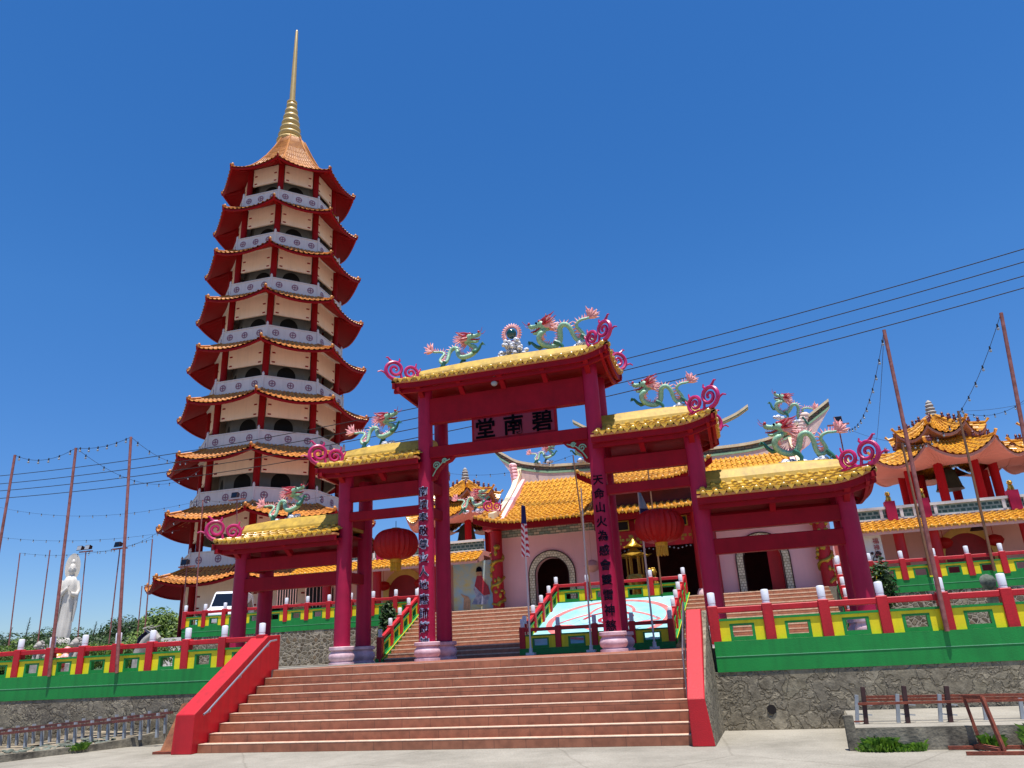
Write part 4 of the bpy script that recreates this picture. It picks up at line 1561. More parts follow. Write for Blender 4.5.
for cx in (XL, XR):
    o_ = [(cx - 1.06, ZH)] + arch_pts(cx, 1.06, 4.80, 22) + [(cx + 1.06, ZH)]
    i_ = [(cx - .77, ZH)] + arch_pts(cx, .77, 4.80, 22) + [(cx + .77, ZH)]
    mb = MB()
    for q in range(len(o_) - 1):
        mb.hexa([(o_[q][0], 10.93, o_[q][1]), (o_[q + 1][0], 10.93, o_[q + 1][1]), (i_[q + 1][0], 10.93, i_[q + 1][1]), (i_[q][0], 10.93, i_[q][1]),
                 (o_[q][0], 10.998, o_[q][1]), (o_[q + 1][0], 10.998, o_[q + 1][1]), (i_[q + 1][0], 10.998, i_[q + 1][1]), (i_[q][0], 10.998, i_[q][1])])
    tr = mb.build('arch_trim', 'meander', hall)
    mb = MB()
    for off in (1.075, .775):
        pts = [(cx - off, 10.92, ZH)] + [(a, 10.92, b) for a, b in arch_pts(cx, off, 4.80, 22)] + [(cx + off, 10.92, ZH)]
        mb.tube(pts, .025, 5)
    mb.build('trim_edge', 'darkiron', tr)
MB().box(XR + .22, XR + .74, 11.32, 11.38, ZH, 5.5).build('door_leaf', 'red', hall)
for x in (-3.86, 10.08):
    c = MB().cyl((x, 10.55), .26, ZH, 6.9, 20).build('corner_column', 'red', hall, smooth=True)
    mb = MB()
    s = 1 if x < 0 else -1
    rg = random.Random(int(abs(x) * 10))
    pts = []
    for q in range(40):
        a_ = q * .42
        pts.append((x + .285 * math.sin(a_), 10.55 - .285 * math.cos(a_), ZH + .3 + q * .062 + .05 * math.sin(q * 1.1)))
    mb.tube(pts, [.055 + .03 * math.sin(q * .9) ** 2 for q in range(40)], 7)
    for q in range(26):
        a_ = rg.uniform(-1.6, 1.6)
        z_ = ZH + .3 + rg.random() * 2.6
        mb.ball((x + .28 * math.sin(a_), 10.55 - .28 * math.cos(a_), z_), rg.uniform(.04, .11), rg.uniform(.03, .08), rg.uniform(.05, .15), 7, 5)
    mb.ball((x + s * .12, 10.2, ZH + 2.85), .15, .18, .13)
    mb.build('gilded_dragon', 'gold', c, smooth=True)
# eave frieze with painted band
for x0, x1 in ((-4.0, 1.0), (5.6, 10.4)):
    MB().box(x0, x1, 10.85, 10.995, 6.62, 6.95).build('frieze', 'frieze', hall)
    MB().box(x0 - .4, x1 + .3, 10.2, 10.9, 6.955, 7.12).build('eave_beam', 'red', hall)
# porch
for x in (1.55, 5.30):
    c = MB().cyl((x, 8.3), .22, ZH, 6.6, 18).build('porch_column', 'red', hall, smooth=True)
    MB().lathe((x, 8.3, ZH), [(.34, 0), (.34, .08), (.30, .2), (.24, .3)], 18).build('column_base', 'plinth', c, smooth=True)
MB().box(5.55, 5.95, 10.6, 10.99, ZH, 6.3).build('porch_pier', 'red', hall)
bn = MB().box(1.3, 5.4, 8.35, 8.45, 5.35, 6.05).build('banner_beam', 'red', hall)
mb = MB()
for i in range(9):
    x = 1.75 + i * .42
    for dx, dz in ((0, .14), (0, -.14), (.12, 0), (-.12, 0), (0, 0)):
        mb.box(x + dx - .05, x + dx + .05, 8.335, 8.349, 5.7 + dz - .05, 5.7 + dz + .05)
mb.build('gilded_flowers', 'gold', bn)
MB().box(1.3, 5.4, 8.25, 8.5, 6.051, 6.45).build('porch_lintel', 'beam', hall)
for x in (2.15, 3.3, 4.5):
    f_ = MB().box(x - .42, x + .42, 8.22, 8.249, 6.1, 6.42).build('transom_window', 'dark', hall)
    mb = MB()
    mb.box(x - .46, x + .46, 8.20, 8.219, 6.425, 6.47)
    mb.box(x - .46, x + .46, 8.20, 8.219, 6.055, 6.095)
    mb.box(x - .46, x - .42, 8.20, 8.219, 6.095, 6.425)
    mb.box(x + .42, x + .46, 8.20, 8.219, 6.095, 6.425)
    mb.build('gilt_frame', 'gold', f_)
mb = MB()
for i in range(24):
    mb.ball((1.5 + i * .165, 8.3, 5.24 + .04 * math.sin(i * 1.3)), .035, n=6, m=4)
mb.build('fringe', 'bulb', bn)
MB().box(4.95, 5.2, 11.05, 11.1, ZH, 6.2).build('couplet_board', 'dred', hall)


def hall_roof(name, A, B, Ai, Bi, upA, upB, rows, courses, concave=.35, yback=None, fascia=True, m='otile'):
    tl = MB()
    A, B, Ai, Bi = Vector(A), Vector(B), Vector(Ai), Vector(Bi)
    tile_patch(tl, A, B, Ai, Bi, rows, courses, .07, upA, upB, 2.2, concave)
    eave_ends(tl, A, B, rows, .075, upA, upB, 2.2, (0, -1, 0))
    cv = edge_curve(A, B, upA, upB, 2.2, 0, 40)
    fa = MB()
    strip(fa, [p + Vector((0, .06, 0)) for p in cv], (0, 1, 0), -.30, -.05, .12)
    fa.grid([[p + Vector((0, .15, -.12)) for p in cv], [edge_pt(Ai, Bi, i / 40, 0, 0) + Vector((0, -.3, -.75)) for i in range(41)]])
    ro = fa.build('roof', 'pred' if m == 'otile' else m, hall)
    tl.build('roof_tiles', m, ro, smooth=True)
    if yback:
        bk = MB()
        f = lambda p: Vector((p.x, 2 * yback - p.y, p.z))
        tile_patch(bk, f(A), f(B), f(Ai), f(Bi), rows // 2, 6, .07, upA, upB, 2.2, concave)
        bk.build('rear_tiles', m, ro, smooth=True)
    return ro


r1 = hall_roof('roof', (-4.55, 9.25, 7.05), (1.1, 9.25, 7.05), (-3.45, 14, 9.85), (1.1, 14, 9.85), .40, 0, 20, 14, yback=14.1)
r2 = hall_roof('roof', (5.6, 9.25, 7.05), (10.95, 9.25, 7.05), (5.6, 14, 9.95), (9.85, 14, 9.95), 0, .40, 19, 14, yback=14.1)
r3 = hall_roof('roof', (.35, 9.0, 8.25), (6.25, 9.0, 8.25), (1.1, 14, 10.5), (5.5, 14, 10.5), .75, .75, 21, 12, yback=14.1)
r4 = hall_roof('roof', (.95, 7.5, 6.72), (5.75, 7.5, 6.72), (.95, 9.7, 7.35), (5.75, 9.7, 7.35), .1, .1, 17, 6, .08)
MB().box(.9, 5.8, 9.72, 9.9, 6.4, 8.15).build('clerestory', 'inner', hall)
# gables and rakes
for s, xg, rt in ((-1, -3.5, r1), (1, 9.9, r2)):
    MB().prism([(9.6, 7.2), (14.1, 10.1), (18.5, 7.2)], lambda y, z: (xg - s * .25, y, z), lambda y, z: (xg - s * .05, y, z)).build('gable', 'pink', hall)
    mb = MB()
    pr_ = [(9.55, 7.42), (10.6, 7.72), (11.8, 8.42), (12.9, 9.25), (13.7, 10.1), (14.1, 10.75)]
    rings = []
    for q, (y, z) in enumerate(pr_):
        x = lerp(-3.75 if s < 0 else 10.15, xg, q / 5)
        rings.append([(x - .13, y, z - .2), (x + .13, y, z - .2), (x + .13, y, z + .16), (x - .13, y, z + .16)])
    mb.loft(rings)
    mb.build('rake', MT['crm'] if 'crm' in MT else MT.setdefault('crm', mat('cream_ridge_plaster', (228, 212, 176), .7, .1, 2, streak=.12)), rt)
    mb = MB()
    for q in range(9):
        mb.ball((xg + s * (.10 + .02 * q), 13.6, 9.3 + q * .17), .22, .3, .16, 8, 5)
    mb.build('cloud_scallops', 'pink', rt, smooth=True)
    # magenta corner ornament
    scroll_mb((-3.9 if s < 0 else 10.3, 9.9, 7.75), (s, -.5, 0), .55).build('scroll_finial', 'magenta', rt, smooth=True)


def ridge(upper, low, lim, y=14.05):
    """curved ridge: upper line with pointed swallow tails; three stacked bands"""
    pts = [Vector((x, 0, z)) for x, z in upper]
    sm = []
    for i in range(len(pts) - 1):
        p0, p1, p2, p3 = pts[max(i - 1, 0)], pts[i], pts[i + 1], pts[min(i + 2, len(pts) - 1)]
        for j in range(6):
            t_ = j / 6
            sm.append(0.5 * ((2 * p1) + (p2 - p0) * t_ + (2 * p0 - 5 * p1 + 4 * p2 - p3) * t_ * t_ + (-p0 + 3 * p1 - 3 * p2 + p3) * t_ ** 3))
    sm.append(pts[-1])

    def band(a0, a1, th, m, nm, par):
        mb = MB()
        rings = []
        for p in sm:
            h = max(.30, min(1.0, (p.z - low)))
            over = max(lim[0] - p.x, p.x - lim[1], 0)
            dep = lerp(1.3, .16, min(1, over / 1.5)) if over > 0 else 1.3
            zt, zb = p.z - min(a0, dep), p.z - min(a1, dep)
            if zb < low - .05:
                zb = low - .05
            zb = min(zb, zt - .03)
            rings.append([(p.x, y - th, zb), (p.x, y - th, zt), (p.x, y + th, zt), (p.x, y + th, zb)])
        mb.loft(rings)
        return mb.build(nm, m, par)
    o = band(0, .13, .19, 'crm', 'ridge', hall)
    band(.132, .36, .13, MT['ridgemid'], 'mosaic_band', o)
    band(.362, .46, .17, 'mintband', 'green_band', o)
    band(.462, 1.3, .14, 'pinkband', 'lower_band', o)
    return o


MT['ridgemid'] = brick_mat('brown_ridge_mosaic', (134, 92, 66), (96, 112, 84), (70, 56, 48), .34, .12, .02)
MT['mintband'] = mat('mint_ridge_band', (150, 190, 150), .6, .12, 6)
MT['pinkband'] = mat('pale_pink_ridge', (226, 200, 188), .7, .08, 2, streak=.1)
ra = ridge([(-5.5, 12.3), (-4.3, 11.47), (-3.49, 10.98), (-2.14, 10.65), (-.95, 10.55), (.19, 10.5), (1.2, 10.5)], 9.7, (-3.4, 9))
rb_ = ridge([(5.4, 10.5), (6.28, 10.52), (8.0, 10.55), (9.3, 10.78), (10.49, 11.31), (11.9, 12.2)], 9.75, (0, 10.7))
rc_ = ridge([(-.5, 12.84), (.22, 12.36), (1.2, 11.78), (2.2, 11.45), (3.4, 11.35), (4.8, 11.45), (6.2, 11.65), (7.5, 12.05), (8.25, 12.45)], 10.4, (1.9, 5.2), 14.1)
# stepped tail ornament at the right end
mb = MB()
for q in range(10):
    mb.ball((10.2 + .06 * q, 13.95, 10.2 + q * .15), .33 - .012 * q, .16, .16, 8, 5)
mb.build('tail_scallops', 'pinkband', rb_, smooth=True)
put_dragon(copy_tree(dr0), (10.15, 14.0, 11.35), 1.0, PI, 'small mint dragon riding the upswept right tail of the hall ridge', -.35)
put_dragon(copy_tree(dr0), (-2.3, 13.9, 10.72), .72, 0, 'small dragon on the left hall ridge, seen under the gate lintel near its middle')
put_dragon(copy_tree(dr0), (.35, 13.7, 10.55), .85, PI, 'small dragon on the hall ridge, seen under the lintel next to the right lettered column')

# gilded incense pavilion and lion on the upper terrace
ip = thing('incense_burner', 'gilded incense burner with small upturned roof in front of the porch', 'incense burner', (2.75, 7.75, 3.285))
mb = MB()
mb.lathe((2.75, 7.75, 3.285), [(.42, 0), (.42, .1), (.30, .16), (.26, .5), (.46, .75), (.5, 1.0), (.42, 1.12)], 18)
mb.build('body', 'gold', ip, smooth=True)
mb = MB()
for q in range(6):
    a_ = q * PI / 3
    mb.cyl((2.75 + .40 * math.cos(a_), 7.75 + .40 * math.sin(a_)), .04, 4.38, 5.2, 8)
mb.build('pillar_ring', 'gold', ip)
mb = MB()
for z0, k in ((5.2, 1.0), (5.62, .62)):
    rings = []
    for rr, dz in ((.78 * k, .0), (.60 * k, .06), (.36 * k, .22), (.16 * k, .40)):
        rings.append([(2.75 + rr * (1 + (.18 if j % 2 == 0 and dz < .1 else 0)) * math.cos(j * PI / 6), 7.75 + rr * (1 + (.18 if j % 2 == 0 and dz < .1 else 0)) * math.sin(j * PI / 6), z0 + dz + (.10 if j % 2 == 0 and dz < .05 else 0)) for j in range(12)])
    mb.loft(rings)
mb.ball((2.75, 7.75, 6.08), .08, .08, .14)
mb.build('roof', 'gold', ip)


def lion(mb, c, s, d=1):
    x, y, z = c
    mb.ball((x, y, z + .30 * s), .20 * s, .24 * s, .30 * s, 10, 7)
    mb.ball((x + .04 * d * s, y - .16 * s, z + .66 * s), .17 * s, .18 * s, .17 * s, 10, 7)
    mb.ball((x + .05 * d * s, y - .32 * s, z + .61 * s), .09 * s, .10 * s, .08 * s, 8, 5)
    for dx in (-.12, .12):
        mb.tube([(x + dx * s, y - .14 * s, z + .40 * s), (x + dx * s, y - .26 * s, z + .2 * s), (x + dx * s, y - .28 * s, z)], [.08 * s, .07 * s, .08 * s], 7)
        mb.ball((x + dx * 1.3 * s, y + .1 * s, z + .12 * s), .12 * s, .18 * s, .13 * s, 8, 5)
        mb.ball((x + dx * s, y - .12 * s, z + .82 * s), .05 * s, .04 * s, .06 * s, 6, 4)
    for q in range(9):
        a_ = q * 2 * PI / 9
        mb.ball((x + .17 * s * math.cos(a_), y - .08 * s, z + .66 * s + .17 * s * math.sin(a_)), .07 * s, .08 * s, .07 * s, 6, 4)
    mb.tube([(x, y + .2 * s, z + .2 * s), (x, y + .34 * s, z + .45 * s), (x, y + .25 * s, z + .7 * s)], [.06 * s, .07 * s, .03 * s], 6)


ip.scale = (.78, .78, .86)
lt = thing('lion_statue', 'small gilded lion statue beside the incense burner', 'lion statue', (3.40, 7.7, 3.285))
mb = MB()
lion(mb, (3.40, 7.7, 3.75), .8)
mb.build('lion', 'gold', lt, smooth=True)
MB().box(3.12, 3.68, 7.42, 7.98, 3.285, 3.75).build('pedestal', 'dred', lt)
# hanging paper lantern by the right lettered column
pl_ = MB()
q = at(592, 566, 10.2)
pl_.lathe((q.x, q.y, q.z), [(.1, -.26), (.28, -.16), (.36, 0), (.28, .16), (.1, .26)], 16)
pl_.tube([(q.x, q.y, q.z + .2), (q.x, q.y, 6.9)], .01, 5)
tag(pl_.build('paper_lantern', mat('pale_pink_paper', (236, 170, 160), .7, .1, 3), None, smooth=True), 'small pale pink paper lantern hanging by the hall arch', 'lantern')


# ------------------------------------------------------------------ SIDE HALLS
def side_hall(label, x0, x1, dz, cols, yb=22):
    r = thing('side_hall', label, 'building', ((x0 + x1) / 2, 11, 3.285))
    MB().box(x0, x1, 12.0, 12.25, ZH, 5.95 + dz).build('wall', 'pink2', r)
    mb = MB()
    mb.box(x0, x1, 10.95, yb, 5.70 + dz, 5.93 + dz)
    mb.build('roof_deck', 'pink2', r)
    mb = MB()
    mb.box(x0, x1, 12.26, yb, ZH, 5.69 + dz)
    mb.build('body', 'pink2', r)
    tl = MB()
    n = int((x1 - x0) / .27)
    A, B, Ai, Bi = Vector((x0, 9.95, 5.42 + dz)), Vector((x1, 9.95, 5.42 + dz)), Vector((x0, 10.9, 5.90 + dz)), Vector((x1, 10.9, 5.90 + dz))
    tile_patch(tl, A, B, Ai, Bi, n, 5, .065)
    eave_ends(tl, A, B, n, .06, 0, 0, 1, (0, -1, 0))
    aw = MB().hexa([(x0, 9.98, 5.26 + dz), (x1, 9.98, 5.26 + dz), (x1, 10.92, 5.5 + dz), (x0, 10.92, 5.5 + dz), (x0, 9.98, 5.40 + dz), (x1, 9.98, 5.40 + dz), (x1, 10.92, 5.86 + dz), (x0, 10.92, 5.86 + dz)]).build('awning', 'pink2', r)
    tl.build('roof_tiles', 'otile', aw, smooth=True)
    pp = MB()
    pp.box(x0, x1, 10.93, 11.12, 5.94 + dz, 6.00 + dz)
    pp.box(x0, x1, 10.90, 11.15, 6.36 + dz, 6.47 + dz)
    for c in cols:
        for s in (-1, 1):
            pp.box(c + s * .38 - .06, c + s * .38 + .06, 10.92, 11.12, 6.001 + dz, 6.359 + dz)
    pa = pp.build('parapet', 'white', r)
    MB().box(x0, x1, 10.97, 11.08, 6.0 + dz, 6.359 + dz).build('glazed_blocks', 'gblock', pa)
    for c in cols:
        MB().cyl((c, 10.55), .20, ZH, 5.42 + dz, 16).build('column', 'red', r, smooth=True)
        pb = MB().box(c - .19, c + .19, 10.80, 11.16, 5.88 + dz, 6.66 + dz).build('parapet_pier', 'crimson', r)
        mb = MB()
        lion(mb, (c, 10.98, 6.66 + dz), .46)
        mb.build('lion_finial', 'gold', pb, smooth=True)
    return r


sr = side_hall('right side hall with yellow tile awning and an arched red doorway', 10.95, 27, 0.0, (12.95, 14.2, 17.4, 20.5))
slh = side_hall('left side hall with yellow tile awning, painted panel and green parapet', -14.4, -4.62, .22, (-6.9, -9.9, -12.6))


def door_arch(r, c, zs, r_in, r_out):
    y = 11.93
    o_ = [(c - r_out, ZH)] + arch_pts(c, r_out, zs, 22) + [(c + r_out, ZH)]
    i_ = [(c - r_in, ZH)] + arch_pts(c, r_in, zs, 22) + [(c + r_in, ZH)]
    mb = MB()
    for q in range(len(o_) - 1):
        mb.hexa([(o_[q][0], y, o_[q][1]), (o_[q + 1][0], y, o_[q + 1][1]), (i_[q + 1][0], y, i_[q + 1][1]), (i_[q][0], y, i_[q][1]),
                 (o_[q][0], y + .068, o_[q][1]), (o_[q + 1][0], y + .068, o_[q + 1][1]), (i_[q + 1][0], y + .068, i_[q + 1][1]), (i_[q][0], y + .068, i_[q][1])])
    da = mb.build('arch_ring', MT['archyel'], r)
    MB().prismy(i_, y + .02, y + .066).build('red_door', MT['doorred'], da)


MT['archyel'] = mat('ochre_arch_band', (222, 176, 92), .7, .08, 3)
MT['doorred'] = mat('dark_red_door', (150, 16, 26), .6, .12, 3)
ra_ = at(969, 552, 11.93)
door_arch(sr, ra_.x, ra_.z - .1, .86, 1.12)
la_ = at(404, 592, 11.93)
door_arch(slh, la_.x, la_.z, .82, 1.12)
# painted panels
pp = at(453, 563, 10.9), at(497, 609, 10.9)
MT['mural'] = mat('sky_and_gold_mural', (150, 186, 208), .6, .1, 1.6, rgb2=(206, 186, 110))
mp_ = MB().box(pp[0].x, pp[1].x + .1, 10.9, 10.96, ZH, pp[0].z).build('painted_panel', 'mural', slh)
x0 = (pp[0].x + pp[1].x) / 2 + .25
mb = MB()
mb.prismy([(x0 - .42, 3.75), (x0 + .30, 3.7), (x0 + .48, 4.1), (x0 + .40, 4.5), (x0 + .2, 4.75), (x0 + .16, 4.98), (x0 - .14, 4.98), (x0 - .22, 4.7), (x0 - .30, 4.4), (x0 - .2, 4.1)], 10.885, 10.899)
mb.build('painted_robe', MT['paintblue'] if 'paintblue' in MT else MT.setdefault('paintblue', mat('painted_blue_grey_robe', (120, 124, 156), .6, .25, 6, rgb2=(200, 190, 200))), mp_)
mb = MB()
mb.prismy([(x0 - .24, 4.55), (x0 - .05, 4.35), (x0 + .2, 4.1), (x0 + .5, 4.15), (x0 + .42, 4.5), (x0 + .2, 4.78), (x0 + .14, 5.0), (x0 - .12, 5.0)], 10.870, 10.884)
mb.prismy([(x0 + .62, 5.05), (x0 + .80, 5.05), (x0 + .80, 5.45), (x0 + .62, 5.45)], 10.870, 10.884)
mb.build('painted_red_sash', 'dred', mp_)
mb = MB()
mb.prismy([(x0 + .14 * math.cos(t_), 5.1 + .15 * math.sin(t_)) for t_ in [2 * PI * q / 14 for q in range(14)]], 10.872, 10.884)
mb.prismy([(x0 - .82, 3.55), (x0 - .50, 3.5), (x0 - .46, 3.9), (x0 - .56, 4.1), (x0 - .95, 4.25), (x0 - .78, 4.05)], 10.872, 10.884)
mb.build('painted_skin', mat('painted_skin_tone', (206, 156, 120), .6, .2, 8), mp_)
mb = MB()
mb.prismy([(x0 - .16, 5.18), (x0 + .16, 5.18), (x0 + .12, 5.36), (x0, 5.42), (x0 - .12, 5.36)], 10.866, 10.871)
mb.build('painted_hair', 'navy', mp_)
for i, (u0, u1) in enumerate(((277, 296), (305, 332))):
    a_, b_ = at(u0, 588, 11.9), at(u1, 606, 11.9)
    wn_ = MB().prismy([(a_.x + .3, a_.z + .2), (a_.x, a_.z - .15), (a_.x, b_.z + .2), (a_.x + .3, b_.z - .2), (b_.x - .3, b_.z - .2), (b_.x, b_.z + .2), (b_.x, a_.z - .15), (b_.x - .3, a_.z + .2)], 11.93, 11.98).build('octagonal_window', 'dark', slh)
    mb = MB()
    n_ = 7
    for q in range(n_ + 1):
        x = lerp(a_.x + .05, b_.x - .05, q / n_)
        mb.box(x - .015, x + .015, 11.90, 11.929, b_.z, a_.z)
    mb.build('lattice', 'pink2', wn_)
a_, b_ = at(862, 535, 10.4), at(886, 562, 10.4)
wp = MB().box(a_.x, b_.x, 10.4, 10.46, ZH, a_.z).build('couplet_panel', 'white', sr)
for i, ch in enumerate('福祿壽'):
    lettering('letter', ch, .24, .008, (b_.x - .22, 10.38, a_.z - .28 - i * .25), wp, 'dred')
mb = MB()
rnd = random.Random(5)
mb.tube([(a_.x + .2, 10.38, ZH + .3), (a_.x + .3, 10.37, ZH + .8), (a_.x + .22, 10.37, ZH + 1.1), (a_.x + .42, 10.37, ZH + 1.4)], [.03, .03, .02, .01], 6)
for i in range(16):
    mb.ball((a_.x + .12 + rnd.random() * .4, 10.375, ZH + .5 + rnd.random() * .9), .06, .02, .06, 6, 4)
mb.build('painted_plum', 'darkiron', wp)
# small red lanterns beside the arched doorways
for u, v, lb in ((944, 543, 'left of the arched doorway of the right side hall'), (994.6, 540, 'right of the arched doorway of the right side hall'),
                 (383.5, 586, 'left of the arched doorway of the left side hall'), (421, 583, 'right of the arched doorway of the left side hall')):
    q = at(u, v, 11.4)
    mb = MB()
    mb.lathe((q.x, q.y, q.z), [(.08, -.22), (.26, -.15), (.34, 0), (.26, .15), (.08, .22)], 16)
    mb.cyl((q.x, q.y), .012, q.z + .2, 5.72 if u > 600 else 5.9, 6)
    tag(mb.build('wall_lantern', 'lantern', None, smooth=True), 'small red lantern hanging ' + lb, 'lantern', 'small red lanterns by the arched doorways')
# lamp under the awning of the right side hall
q = at(977, 529, 11.2)
mb = MB()
mb.lathe((q.x, q.y, q.z), [(.26, -.05), (.22, .04), (.10, .14), (.04, .2)], 14)
mb.cyl((q.x, q.y), .015, q.z + .15, 5.71, 6)
tag(mb.build('ceiling_lamp', 'darkiron', None, smooth=True), 'dark ceiling lamp shade under the awning of the right side hall', 'lamp')


# ------------------------------------------------------------------ ROOFTOP PAVILIONS
def pavilion(name, label, cx, cy, zf, dz=0.0):
    r = thing(name, label, 'pavilion', (cx, cy, zf))

    def O(rad, z, k, half=False):
        a_ = -PI / 2 + PI / 8 + (k + (.5 if half else 0)) * PI / 4
        return Vector((cx + rad * math.cos(a_), cy + rad * math.sin(a_), z + dz))
    MB().loft([[O(2.5, zf - dz, k) for k in range(8)], [O(2.5, zf - dz + .15, k) for k in range(8)]]).build('base', 'pink2', r)
    for k in range(8):
        q = O(1.95, 0, k)
        MB().cyl((q.x, q.y), .20, zf + .1, 9.05 + dz, 14).build('column', 'pred', r, smooth=True)
    for nm, R_, zc_, sg_, Ri, zi, rows, cc in (('lower_roof', 3.65, 9.62, .72, 1.35, 10.15, 10, .12), ('upper_roof', 2.15, 10.78, .52, .26, 11.55, 7, .18)):
        so2, tl, hp = MB(), MB(), MB()
        for k in range(8):
            A, B, Ai, Bi = O(R_, zc_ - sg_, k), O(R_, zc_ - sg_, k + 1), O(Ri, zi, k), O(Ri, zi, k + 1)
            fall = (B - A).length * .5
            tile_patch(tl, A, B, Ai, Bi, rows, 7, .06, sg_, sg_, fall, cc)
            cv = edge_curve(A, B, sg_, sg_, fall, 0, 16)
            inw = Vector((cx, cy, 0)) - Vector(((A.x + B.x) / 2, (A.y + B.y) / 2, 0))
            inw.normalize()
            strip(so2, [p + inw * .02 for p in cv], inw, -.16, -.03, .10)
            bi = R_ * .52
            so2.grid([[p + inw * .06 + Vector((0, 0, -.14)) for p in cv], [lerp(O(bi, zc_ - sg_ - .12, k), O(bi, zc_ - sg_ - .12, k + 1), q / 16) for q in range(17)]])
            pts = [O(Ri, zi + .04, k), O(lerp(Ri, R_, .5), lerp(zi, zc_ - sg_ * .4, .5) - cc + .1, k), O(R_, zc_ + .05, k), O(R_ + .15, zc_ + .22, k)]
            hp.tube(pts, .07, 6)
        sf_ = so2.build(nm, 'pinksoffit', r)
        tl.build('roof_tiles', 'otile', sf_, smooth=True)
        hp.build('hip_ridge', 'otile', sf_, smooth=True)
        for k in range(8):
            for q in (.25, .45, .65, .85):
                fg = MB()
                p = lerp(O(Ri, zi + .08, k), O(R_, zc_ + .05, k), q) - Vector((0, 0, cc * 4 * q * (1 - q) * .7))
                fg.lathe((p.x, p.y, p.z), [(.07, 0), (.08, .08), (.045, .15), (.07, .2), (.02, .28)], 7)
                fg.build('ridge_figurine', 'maroon', sf_, smooth=True)
    MB().loft([[O(1.28, 9.9, k) for k in range(8)], [O(1.28, 10.6, k) for k in range(8)]]).build('drum_wall', 'pred', r)
    fn = MB().lathe((cx, cy, 11.45 + dz), [(.38, -.05), (.26, .10), (.30, .18), (.20, .26), (.26, .36), (.18, .44), (.23, .54), (.16, .62), (.20, .72), (.13, .80), (.15, .86), (.03, 1.0)], 14)
    fn.build('finial', 'greystatue', r, smooth=True)
    bl = MB().lathe((cx, cy, 7.9 + dz), [(.62, 0), (.55, .15), (.46, .6), (.40, .9), (.22, 1.05), (.03, 1.1)], 20)
    bl.build('bell', mat('verdigris_bell', (52, 60, 44), .5, .2, 6), r, smooth=True)
    MB().box(cx - .5, cx + .5, cy - .4, cy + .4, zf + .15, zf + .95).build('altar_block', 'pink2', r)
    return r


MT['pinksoffit'] = mat('salmon_soffit', (178, 128, 110), .8, .06, 2)
pavilion('bell_pavilion', 'octagonal two-roofed pavilion on the deck of the right side hall', 16.95, 17.3, 5.93)
pavilion('bell_pavilion', 'octagonal two-roofed pavilion on the deck of the left side hall, half hidden by the gate', -8.6, 19.7, 6.15)
put_dragon(copy_tree(dr0), at(470, 512, 15.6), .95, 0, 'small dragon by the pavilion eave left of the hall roof')
pavilion('bell_pavilion', 'far right octagonal pavilion cut off by the edge of the photo', 22.9, 17.3, 5.93)

# ------------------------------------------------------------------ FOLIAGE
def leaves(mb, c, r, n, s, rnd, shell=.55, zmin=None):
    for i in range(n):
        while True:
            d = Vector((rnd.uniform(-1, 1), rnd.uniform(-1, 1), rnd.uniform(-1, 1)))
            if .05 < d.length <= 1:
                break
        k = d.length
        d = d / k * (shell + (1 - shell) * k ** .5 * rnd.uniform(.8, 1.12))
        p = Vector((c[0] + d.x * r[0], c[1] + d.y * r[1], c[2] + d.z * r[2]))
        if zmin is not None and p.z < zmin:
            continue
        nrm = (d + Vector((rnd.uniform(-.9, .9), rnd.uniform(-.9, .9), rnd.uniform(-.3, 1.0)))).normalized()
        a_ = nrm.orthogonal().normalized()
        b_ = nrm.cross(a_)
        t_ = rnd.uniform(0, 2 * PI)
        a_, b_ = a_ * math.cos(t_) + b_ * math.sin(t_), b_ * math.cos(t_) - a_ * math.sin(t_)
        l_ = s * rnd.uniform(.6, 1.3)
        mb.add([p - a_ * l_, p + b_ * l_ * .45, p + a_ * l_, p - b_ * l_ * .45], [(0, 1, 2, 3)])


def shrub(name, label, cat, c, r, n, s, m, seed, clumps=9, trunk=None, group=None):
    """crown of many leaf faces in uneven clumps, on a stem with limbs"""
    rnd = random.Random(seed)
    zb = trunk if trunk is not None else c[2] - r[2]
    root = thing(name, label, cat, (c[0], c[1], zb), group)
    mb = MB()
    leaves(mb, c, [q * .8 for q in r], n // 3, s, rnd)
    tips = []
    for i in range(clumps):
        d = Vector((rnd.uniform(-1, 1), rnd.uniform(-1, 1), rnd.uniform(-.5, 1))).normalized()
        cc = (c[0] + d.x * r[0] * .7, c[1] + d.y * r[1] * .7, c[2] + d.z * r[2] * .7)
        tips.append(cc)
        k = rnd.uniform(.35, .55)
        leaves(mb, cc, [q * k for q in r], 2 * n // (3 * clumps), s, rnd, .4)
    mb.build('crown' if cat == 'tree' else 'foliage', m, root, normals=False)
    tb = MB()
    k = max(.02, r[0] * .06)
    tb.tube([(c[0], c[1], zb), (c[0] + .05 * r[0], c[1], lerp(zb, c[2], .5)), (c[0], c[1], c[2] + r[2] * .3)], [k * 1.3, k, k * .5], 8)
    for q in tips[:6]:
        tb.tube([(c[0], c[1], lerp(zb, c[2], .6)), q], [k * .5, k * .2], 5)
    tb.build('trunk' if cat == 'tree' else 'stem', 'bark', root, smooth=True)
    return root


